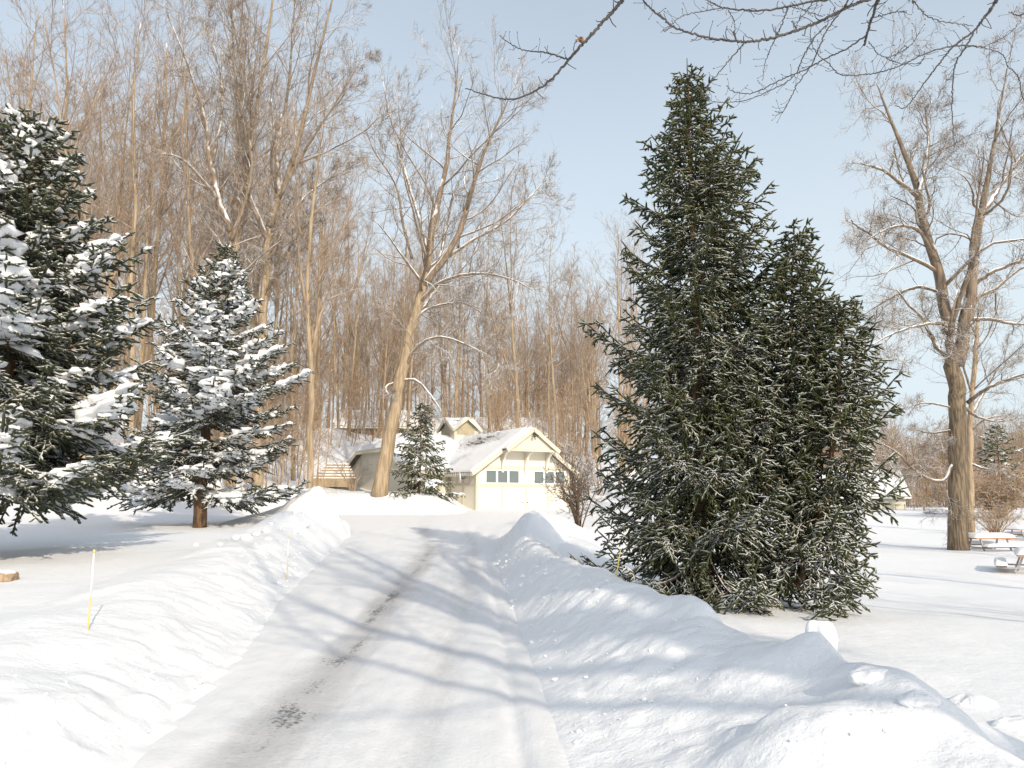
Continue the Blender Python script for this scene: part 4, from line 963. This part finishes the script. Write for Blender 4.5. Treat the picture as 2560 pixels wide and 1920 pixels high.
c = P(905, 1200, 44); shrub('bare_shrub', (c[0] - .6, 44.5, float(Hg(np.array([c[0]]), np.array([44.5]))[0])), 2.3, 1.8, 7, 'straggly low bare shrub by the timber steps', 75, M['forest_limb'], .7)
c = P(2500, 1290, 62); shrub('brush_clump', (c[0], c[1], float(Hg(np.array([c[0]]), np.array([c[1]]))[0])), 4.2, 4.5, 46, 'reddish brush clump at the wood edge under the dark evergreen', 77, M['brush_bark'], 1.0)
c = P(1440, 1160, 52); shrub('snowy_shrub', (c[0], c[1], float(Hg(np.array([c[0]]), np.array([c[1]]))[0])), 3.6, 1.8, 12, 'snow-flecked brown shrub between the garage gable and the large spruce', 79, M['limb'], 1.0)
# loose crumbs of snow thrown on the bank faces and along the road's edges
rc = np.random.default_rng(91); n_ = 600; yy = 2.8 + 18 * rc.random(n_) ** 1.5; sd2 = rc.random(n_) < .66
tx = rc.random(n_) ** 1.3
xx = np.where(sd2, xr(yy) - .15 + tx * (lin(yy, CREST) - xr(yy) + .1), xl(yy) + .25 - tx * 1.5)
zz = snow_top(xx, yy); rr = np.clip(.005 * (1 - rc.random(n_)) ** -.6, .005, .024) * np.clip(yy / 7, .8, 2)
th = np.linspace(0, np.pi, 5); ph = np.arange(7) * 2 * np.pi / 7
dirs = np.array([[math.sin(a) * math.cos(b), math.sin(a) * math.sin(b), math.cos(a)] for a in th for b in ph])
Vc = np.stack([xx, yy, zz - rr * .05], 1)[:, None] + dirs[None] * (rr[:, None] * rc.uniform(.6, 1.3, (n_, len(dirs))))[..., None] * np.array([1.1, 1.1, .75])
ii = np.arange(n_ * 35).reshape(n_, 5, 7); jj = np.roll(ii, -1, 2); cb_ = MB(); cb_.add(Vc.reshape(-1, 3), np.stack([ii[:, :-1], ii[:, 1:], jj[:, 1:], jj[:, :-1]], -1).reshape(-1, 4))
tag(cb_.build('snow_crumbs', M['bank_snow'], None, False), 'loose crumbs of snow scattered on the bank faces and road edges', 'snow', None, 'stuff')
# single lumps
rs = np.random.default_rng(9)
def lump(name, loc, r, label, cat, mat, group=None, sq=(1, 1, .8), seed=1, amp=.18, n=20):
    th = np.linspace(0, np.pi, n)[:, None]; ph = np.linspace(0, 2 * np.pi, 2 * n)[None]
    q = 1 + amp * (vn(3 + 1.6 * np.sin(th) * np.cos(ph), 1.6 * np.sin(th) * np.sin(ph) + 5 * seed, seed) + vn(1.8 * np.cos(th) + 9 + 0 * ph, 1.8 * np.sin(th) * np.cos(ph), seed + 5) + .5 * vn(4 * np.cos(th) + 0 * ph, 4 * np.sin(th) * np.sin(ph), seed + 7))
    b = MB(); X, Y, Z = [r * k * q * f for k, f in zip(sq, (np.sin(th) * np.cos(ph), np.sin(th) * np.sin(ph), np.cos(th) + 0 * ph))]; X[:, -1] = X[:, 0]; Y[:, -1] = Y[:, 0]; Z[:, -1] = Z[:, 0]
    b.grid(X, Y, Z, True); o = b.build(name, mat); o.location = tuple(loc); return tag(o, label, cat, group)
M['stone'] = bark_mat('tan_stone', (0.28, 0.20, 0.13), (0.48, 0.36, 0.24), .62, .85, 2.5, .8, .6)
c = P(4, 1452, 11.2); z = float(Hg(np.array([c[0]]), np.array([c[1]]))[0])
lump('boulder', (c[0], c[1], z + .02), .22, 'tan boulder poking out of the snow at the left edge', 'rock', M['stone'], None, (1.0, .8, .6), 3, .3)
lz = lambda x, y: float(snow_top(np.array([x]), np.array([y]))[0])
def ray_hit(px, py, D0=3.0, D1=30.0):
    for D in np.arange(D0, D1, .03):
        c = P(px, py, D)
        if c[2] < lz(c[0], c[1]): return c
    return c
c = P(2052, 1632, 6.9); lump('snow_lump', c, .19, 'upright rounded block of snow standing alone beyond the right bank', 'snow lump', M['bank_snow'], None, (.85, .8, 1.5), 4, .4)
for i, (px, py, D, r) in enumerate([(2178, 1692, 5.8, .13), (2300, 1750, 5.2, .11), (2440, 1760, 5.2, .14), (2535, 1815, 4.7, .13)]):
    c = ray_hit(px, py); x, y = c[0], c[1]; r = r * y / 6.5
    lump('snow_chunk', (x, y, lz(x, y) - r * .2), r, 'small rounded snow chunk on the far side of the right snow bank', 'snow chunk', M['bank_snow'], 'snow chunks along the right bank', (1.5, 1.1, .7), 20 + i, .32)
for i in range(14):
    x = -5.4 + rs.normal(0, .8) - (i % 3) * .5; y = 18.3 + rs.normal(0, 1.2); r = rs.uniform(.05, .11)
    lump('snow_crumb', (x, y, lz(x, y) + r * .3), r, 'small snow chunk scattered before the ploughed heap left of the road', 'snow chunk', M['bank_snow'], 'snow chunks by the left heap', (1.2, 1, .75), 60 + i, .25, 12)

# ------------------------------------------------------------------ far woods at the right
rngW = np.random.default_rng(404); W_ = MB()
def far_tree(x, y, Ht, low=False):
    z = float(Hg(np.array([x]), np.array([y]))[0]); n = 5; s = np.linspace(0, 1, n)[:, None]
    main = np.array([[x, y, z - .3]]) + s * np.array([rngW.normal(0, .6), rngW.normal(0, .6), Ht]); rad = np.linspace(.20, .03, n) * Ht / 16
    W_.tubes(main, rad, 4); par, rd = main[None], rad[None]
    for k, lr, t0, rm in (((12, .6, .05, .02), (6, .5, .2, .016)) if low else ((14, .36, .3, .03), (8, .45, .2, .022), (7, .5, .2, .018))):
        par, rd = grow(par, rd, k, rngW, t0=t0, ang=48, sd=14, lr=lr, fall=.5, rr=.5, n=4, wob=.2, up=.045, rmin=rm); W_.tubes(par, rd, 3)
for k in range(330):
    D = rngW.uniform(98, 180); px = rngW.uniform(1900, 2780); x = (px - 1280) / 1880 * D
    far_tree(x, D, rngW.uniform(8.5, 13) * (.85 + .15 * (D / 135)))
for k in range(420):    # undergrowth between the trunks
    D = rngW.uniform(93, 120); px = rngW.uniform(1900, 2780); x = (px - 1280) / 1880 * D; far_tree(x, D, rngW.uniform(2.5, 5.5), True)
wo = W_.build('distant_woods', M['brush_bark'])
W_ = MB()
for k in range(230):
    D = rngW.uniform(92, 150); px = rngW.uniform(-250, 1900); x = (px - 1280) / 1880 * D
    far_tree(x, D, rngW.uniform(13, 24) * np.interp(px, [-250, 900, 1500, 1900], [1.1, 1.0, .9, .55]))
ho = W_.build('hillside_woods', M['brush_bark']); tag(ho, 'reddish brown mass of bare trees on the hillside far behind the garage', 'woods', None, 'stuff')
tag(wo, 'brown bare wood on the low hill behind the small house', 'woods', None, 'stuff')
spots = []
for x, y in scatter(16, (2140, 2640), (92, 104), 2.2, lambda x, y: 34 < x < 44.5 and y < 96):
    put('forest_tree', x, y, KINDS, .45, .62, 'bare tree at the front edge of the low wood at right', 'bare trees along the front of the right wood')

# ------------------------------------------------------------------ the tree overhead and the trees out of view whose shadows cross the snow
rngO = np.random.default_rng(77)
ob = np.array([6.9, -6.0, 0.05])
og = empty('overhanging_tree', ob, 0, 'tree whose dark bare twigs hang into the top right of the sky', 'tree')
z0 = np.array([0, 0, 0.])
stO = [(ob + np.array([[0, 0, -.3], [.05, .1, 2.5], [.0, .3, 5], [-.2, .2, 8], [-.4, .1, 11], [-.5, 0, 15]]), np.array([.30, .25, .22, .17, .11, .03])),
       (ob + np.array([[0, .2, 4.2], [1.0, .8, 6.2], [1.8, 1.4, 9], [2.2, 1.8, 13]]), np.array([.15, .12, .08, .02])),
       (ob + np.array([[-.1, .2, 6.5], [-1.4, -.2, 8.2], [-2.4, -.5, 10.5], [-3, -.6, 14]]), np.array([.13, .10, .06, .02]))]
ta, tb_ = bare_tree_meshes(stO, rngO, [dict(k=7, tr=(.4, 10), t0=.25, ang=52, sd=10, lr=.36, fall=.5, rr=.5, n=8, wob=.15, up=.05, rmin=.02, sides=5), dict(k=7, t0=.2, ang=42, sd=12, lr=.42, fall=.5, rr=.5, n=6, wob=.15, up=.05, rmin=.009, sides=4), dict(k=6, t0=.15, ang=42, sd=12, lr=.5, fall=.5, rr=.55, n=4, wob=.2, up=.03, rmin=.005, sides=3)], (M['over_bark'], M['over_bark']), 'o', ob)
for nm, me in (('trunk', ta), ('crown', tb_)):
    c = bpy.data.objects.new(nm, me); COL.objects.link(c); c.parent = og
def c3(pts): return [(1660 + x * .4219, y * .4219) for x, y in pts]
def k2(pts): return [(x * 2560 / 2212, y * 2560 / 2212) for x, y in pts]
over = [  # (points in photo pixels from the thick end, width px thick, width px thin, distance, drift, from trunk)
    (k2([(1352, -25), (1338, 8), (1300, 50), (1258, 95), (1227, 130), (1190, 172), (1150, 200), (1100, 215), (1050, 205), (1005, 190)]), 11, 3, 7.2, .6, True),
    (k2([(1226, 128), (1195, 118), (1170, 112), (1130, 108), (1105, 96), (1078, 76)]), 5, 2.2, 7.45, .2, False),
    (c3([(1260, -40), (1180, 5), (1090, 42), (990, 95), (870, 150), (700, 210), (600, 235), (480, 247), (380, 240), (270, 225), (150, 195), (60, 160), (0, 115), (-90, 40), (-150, -30)]), 9, 4, 7.6, -.6, True),
    (c3([(1010, -30), (920, 0), (730, 40), (600, 62), (480, 60), (350, 45), (270, 8), (200, -30)]), 7, 3, 7.2, .3, True),
    (c3([(735, 40), (700, 140), (650, 250), (600, 370), (585, 480)]), 4, 1.6, 7.3, .3, False),
    (c3([(1100, -30), (1075, 30), (1030, 90), (960, 190), (910, 300), (870, 390), (790, 500), (740, 600), (700, 665), (655, 660)]), 5, 1.8, 7.8, .5, True),
    (c3([(960, 150), (890, 225), (850, 290), (820, 345), (790, 420), (730, 485), (640, 530), (500, 590), (400, 605), (260, 595), (215, 520)]), 3.6, 1.8, 8.0, .4, False),
    (c3([(1205, 205), (1080, 290), (960, 345), (840, 410), (700, 470), (580, 530), (500, 555), (410, 540), (370, 505)]), 4.5, 1.8, 7.6, .5, False),
    (c3([(1285, -40), (1262, 10), (1235, 100), (1205, 190), (1188, 270)]), 9, 6, 7.0, .4, True),
    (c3([(1990, -40), (1965, 10), (1900, 100), (1830, 190), (1720, 270), (1650, 350), (1560, 470), (1480, 580), (1425, 640), (1370, 625)]), 8, 2, 8.2, .8, True),
    (c3([(1835, 195), (1780, 290), (1730, 370), (1712, 480), (1708, 650), (1715, 780), (1720, 870)]), 5, 1.8, 8.4, .3, False),
    (c3([(1890, 280), (1740, 270), (1600, 300), (1500, 340), (1400, 390), (1270, 430), (1150, 445), (1040, 440), (980, 380), (900, 310), (870, 230), (870, 150)]), 4.2, 1.8, 8.4, -.3, False),
    (c3([(1460, -30), (1485, 10), (1540, 80), (1620, 120), (1720, 138), (1830, 155)]), 3.4, 2.2, 8.0, .2, True),
    (c3([(475, 258), (400, 340), (300, 460), (220, 560)]), 4, 1.8, 7.2, .2, False),
    (c3([(2200, 40), (2133, 80), (2090, 90), (2040, 70)]), 3.4, 1.8, 7.8, .1, True),
    (c3([(2200, 640), (2133, 590), (2100, 460), (2040, 390), (2000, 320), (1890, 280)]), 3.6, 2.2, 8.6, .1, True),
    (c3([(380, 60), (415, 120), (420, 200), (430, 240)]), 2.6, 1.8, 7.3, .1, False),
    (c3([(880, 10), (850, 60), (800, 120), (775, 160), (760, 120)]), 2.6, 1.6, 7.3, .1, False),
    (c3([(350, 45), (240, 65), (110, 95), (40, 150), (-20, 190)]), 2.8, 1.6, 7.3, .1, False),
    (c3([(1215, 245), (1260, 310), (1320, 345), (1400, 375), (1510, 375), (1540, 340)]), 2.8, 1.6, 7.2, .1, False),
    (c3([(1320, 345), (1400, 310), (1470, 260), (1515, 190)]), 2.2, 1.4, 7.2, .1, False),
    (c3([(1240, 105), (1300, 90), (1380, 70), (1440, 65)]), 2.6, 1.6, 7.1, .1, False),
    (c3([(745, 40), (830, 60), (940, 100)]), 2.6, 1.6, 7.3, .1, False),
    (c3([(1890, 280), (2000, 230), (2080, 165)]), 2.4, 1.4, 8.4, .1, False),
]
for pts, w0, w1, D, dr, fromtrunk in over:
    n = len(pts); q = np.array([P(x, y, D + dr * i / (n - 1)) for i, (x, y) in enumerate(pts)]); r = np.linspace(w0, w1, n) * D / 1880 / 2
    if fromtrunk:   # carry the limb back over the frame's top edge to the trunk
        e = q[0]; o0 = ob + np.array([0, .25, 6.2 + rngO.uniform(-1, 2)]); d0 = unit(q[0] - q[1])
        m1 = e + d0 * .8 + np.array([0, -.2, .25]); m2 = (o0 * .55 + e * .45) + np.array([0, 0, 1.9])
        q = np.concatenate([[o0, m2, m1], q]); r = np.concatenate([[.09, .06, max(.03, r[0] * 1.3)], r])
    qq, rr = resample(q, r, 12 * n + (40 if fromtrunk else 0)); v = MB(); qq[1:] += rngO.normal(0, .004, (len(qq) - 1, 3)); v.tubes(qq - ob, rr, 7)
    # spur twigs with buds
    m_ = int(n * 2.6); s0 = .30 if fromtrunk else .05
    tw, trd = grow(qq[None], rr[None], m_, rngO, t0=s0, t1=.98, ang=62, sd=18, L=np.array([1.0]), lr=.16, fall=.2, rr=.45, n=6, wob=.20, up=.12, rmin=.0028, lmin=.06, tip=.7); v.tubes(tw - ob, trd, 4)
    tips = tw[:, -1] - ob; dd = unit(tw[:, -1] - tw[:, -2]); v.tubes(np.stack([tips, tips + dd * .008, tips + dd * .018], 1), np.tile([.003, .0055, .002], (len(tips), 1)), 5)
    v.build('limb', M['over_bark'], og)
M['dead_leaf'] = plain('dead_leaf', (0.42, 0.22, 0.10), .8, .2, 20, .3)
c = P2(1254, 90, 7.4) - ob; lf = MB()
for k in range(9):
    a = rngO.normal(0, 1, 3); a /= np.linalg.norm(a); b = np.cross(a, rngO.normal(0, 1, 3)); b /= np.linalg.norm(b); o_ = c + rngO.normal(0, .012, 3)
    u = np.linspace(-1, 1, 5)[None]; v_ = np.linspace(0, 1, 6)[:, None]; wv = .022 * np.sin(np.pi * np.clip(v_, .03, .98)) * u; cc = np.cross(a, b)
    G = o_ + (v_ * .055)[..., None] * a + wv[..., None] * b + (.012 * np.abs(u) * (1 + v_) - .02 * v_ ** 2)[..., None] * cc; lf.grid(G[..., 0], G[..., 1], G[..., 2]); G2 = G + cc * .0012; lf.grid(G2[..., 0], G2[..., 1], G2[..., 2], True)
lf.build('dead_leaf', M['dead_leaf'], og)
for i, (x, y, k, s, lb) in enumerate([(9.3, -11.0, 2, .80, 'bare tree out of view behind the viewer, shading the snowy road'), (13.5, -3.0, 0, .70, 'bare tree out of view at right, shading the right snow bank'), (19, 1.0, 4, .75, 'bare tree out of view at right, streaking the lawn with shade'), (25.5, 9.0, 6, .75, 'bare tree just out of view at right by the picnic lawn')]):
    a, b = KINDS[k]; place_tree('bare_tree', (x, y, lz(x, y)), a, b, lb, 'tree', None, 1.3 * i, s)

# ------------------------------------------------------------------ camera, sky, sun
cam = bpy.data.cameras.new('camera'); co_ = bpy.data.objects.new('camera', cam); COL.objects.link(co_)
cam.sensor_fit = 'HORIZONTAL'; cam.sensor_width = 36.0; cam.lens = 36.0 * F / 2560; cam.clip_start = 0.05; cam.clip_end = 3000
co_.location = tuple(CAM); co_.rotation_euler = (R(90) + PITCH, 0, 0); C.camera = co_
EL, AZ = R(27), R(156.6)
sd_ = Vector((math.sin(AZ) * math.cos(EL), math.cos(AZ) * math.cos(EL), math.sin(EL)))
sl = bpy.data.lights.new('sun', 'SUN'); so = bpy.data.objects.new('sun', sl); COL.objects.link(so); sl.energy = 2.5; sl.angle = R(0.55); sl.color = (1.0, 0.875, 0.70)
so.rotation_euler = (-sd_).to_track_quat('-Z', 'Y').to_euler(); so.location = (20, -30, 40)
wd = bpy.data.worlds.new('World'); C.world = wd; wd.use_nodes = True; nt = wd.node_tree; bg = nt.nodes['Background']
sky = nt.nodes.new('ShaderNodeTexSky'); sky.sky_type = 'NISHITA'; sky.sun_disc = False; sky.sun_elevation = EL; sky.sun_rotation = AZ; sky.air_density = 0.8; sky.dust_density = 3.0; sky.ozone_density = 1.0
hs = nt.nodes.new('ShaderNodeHueSaturation'); hs.inputs['Saturation'].default_value = 0.8
nt.links.new(sky.outputs[0], hs.inputs['Color'])
# a thin pale veil of high cloud, denser towards the horizon
tcw = nt.nodes.new('ShaderNodeTexCoord'); sx = nt.nodes.new('ShaderNodeSeparateXYZ'); nt.links.new(tcw.outputs['Generated'], sx.inputs[0])
vw = mr(nt, sx.outputs[2], 0.08, 0.72, 0.95, 0.42)
vn_ = math_(nt, 'ADD', vw, math_(nt, 'MULTIPLY', math_(nt, 'SUBTRACT', noise(nt, tcw.outputs['Generated'], 2.2, 4), 0.5), 0.25))
nt.links.new(mixc(nt, vn_, hs.outputs[0], (3.40, 3.85, 4.10)), bg.inputs[0]); bg.inputs[1].default_value = 0.15
C.view_settings.view_transform = 'Standard'; C.view_settings.look = 'None'; C.view_settings.gamma = 1; C.view_settings.exposure = 0.62
C.cycles.max_bounces = 6; C.cycles.diffuse_bounces = 3; C.cycles.glossy_bounces = 2; C.cycles.transmission_bounces = 2; C.cycles.transparent_max_bounces = 4
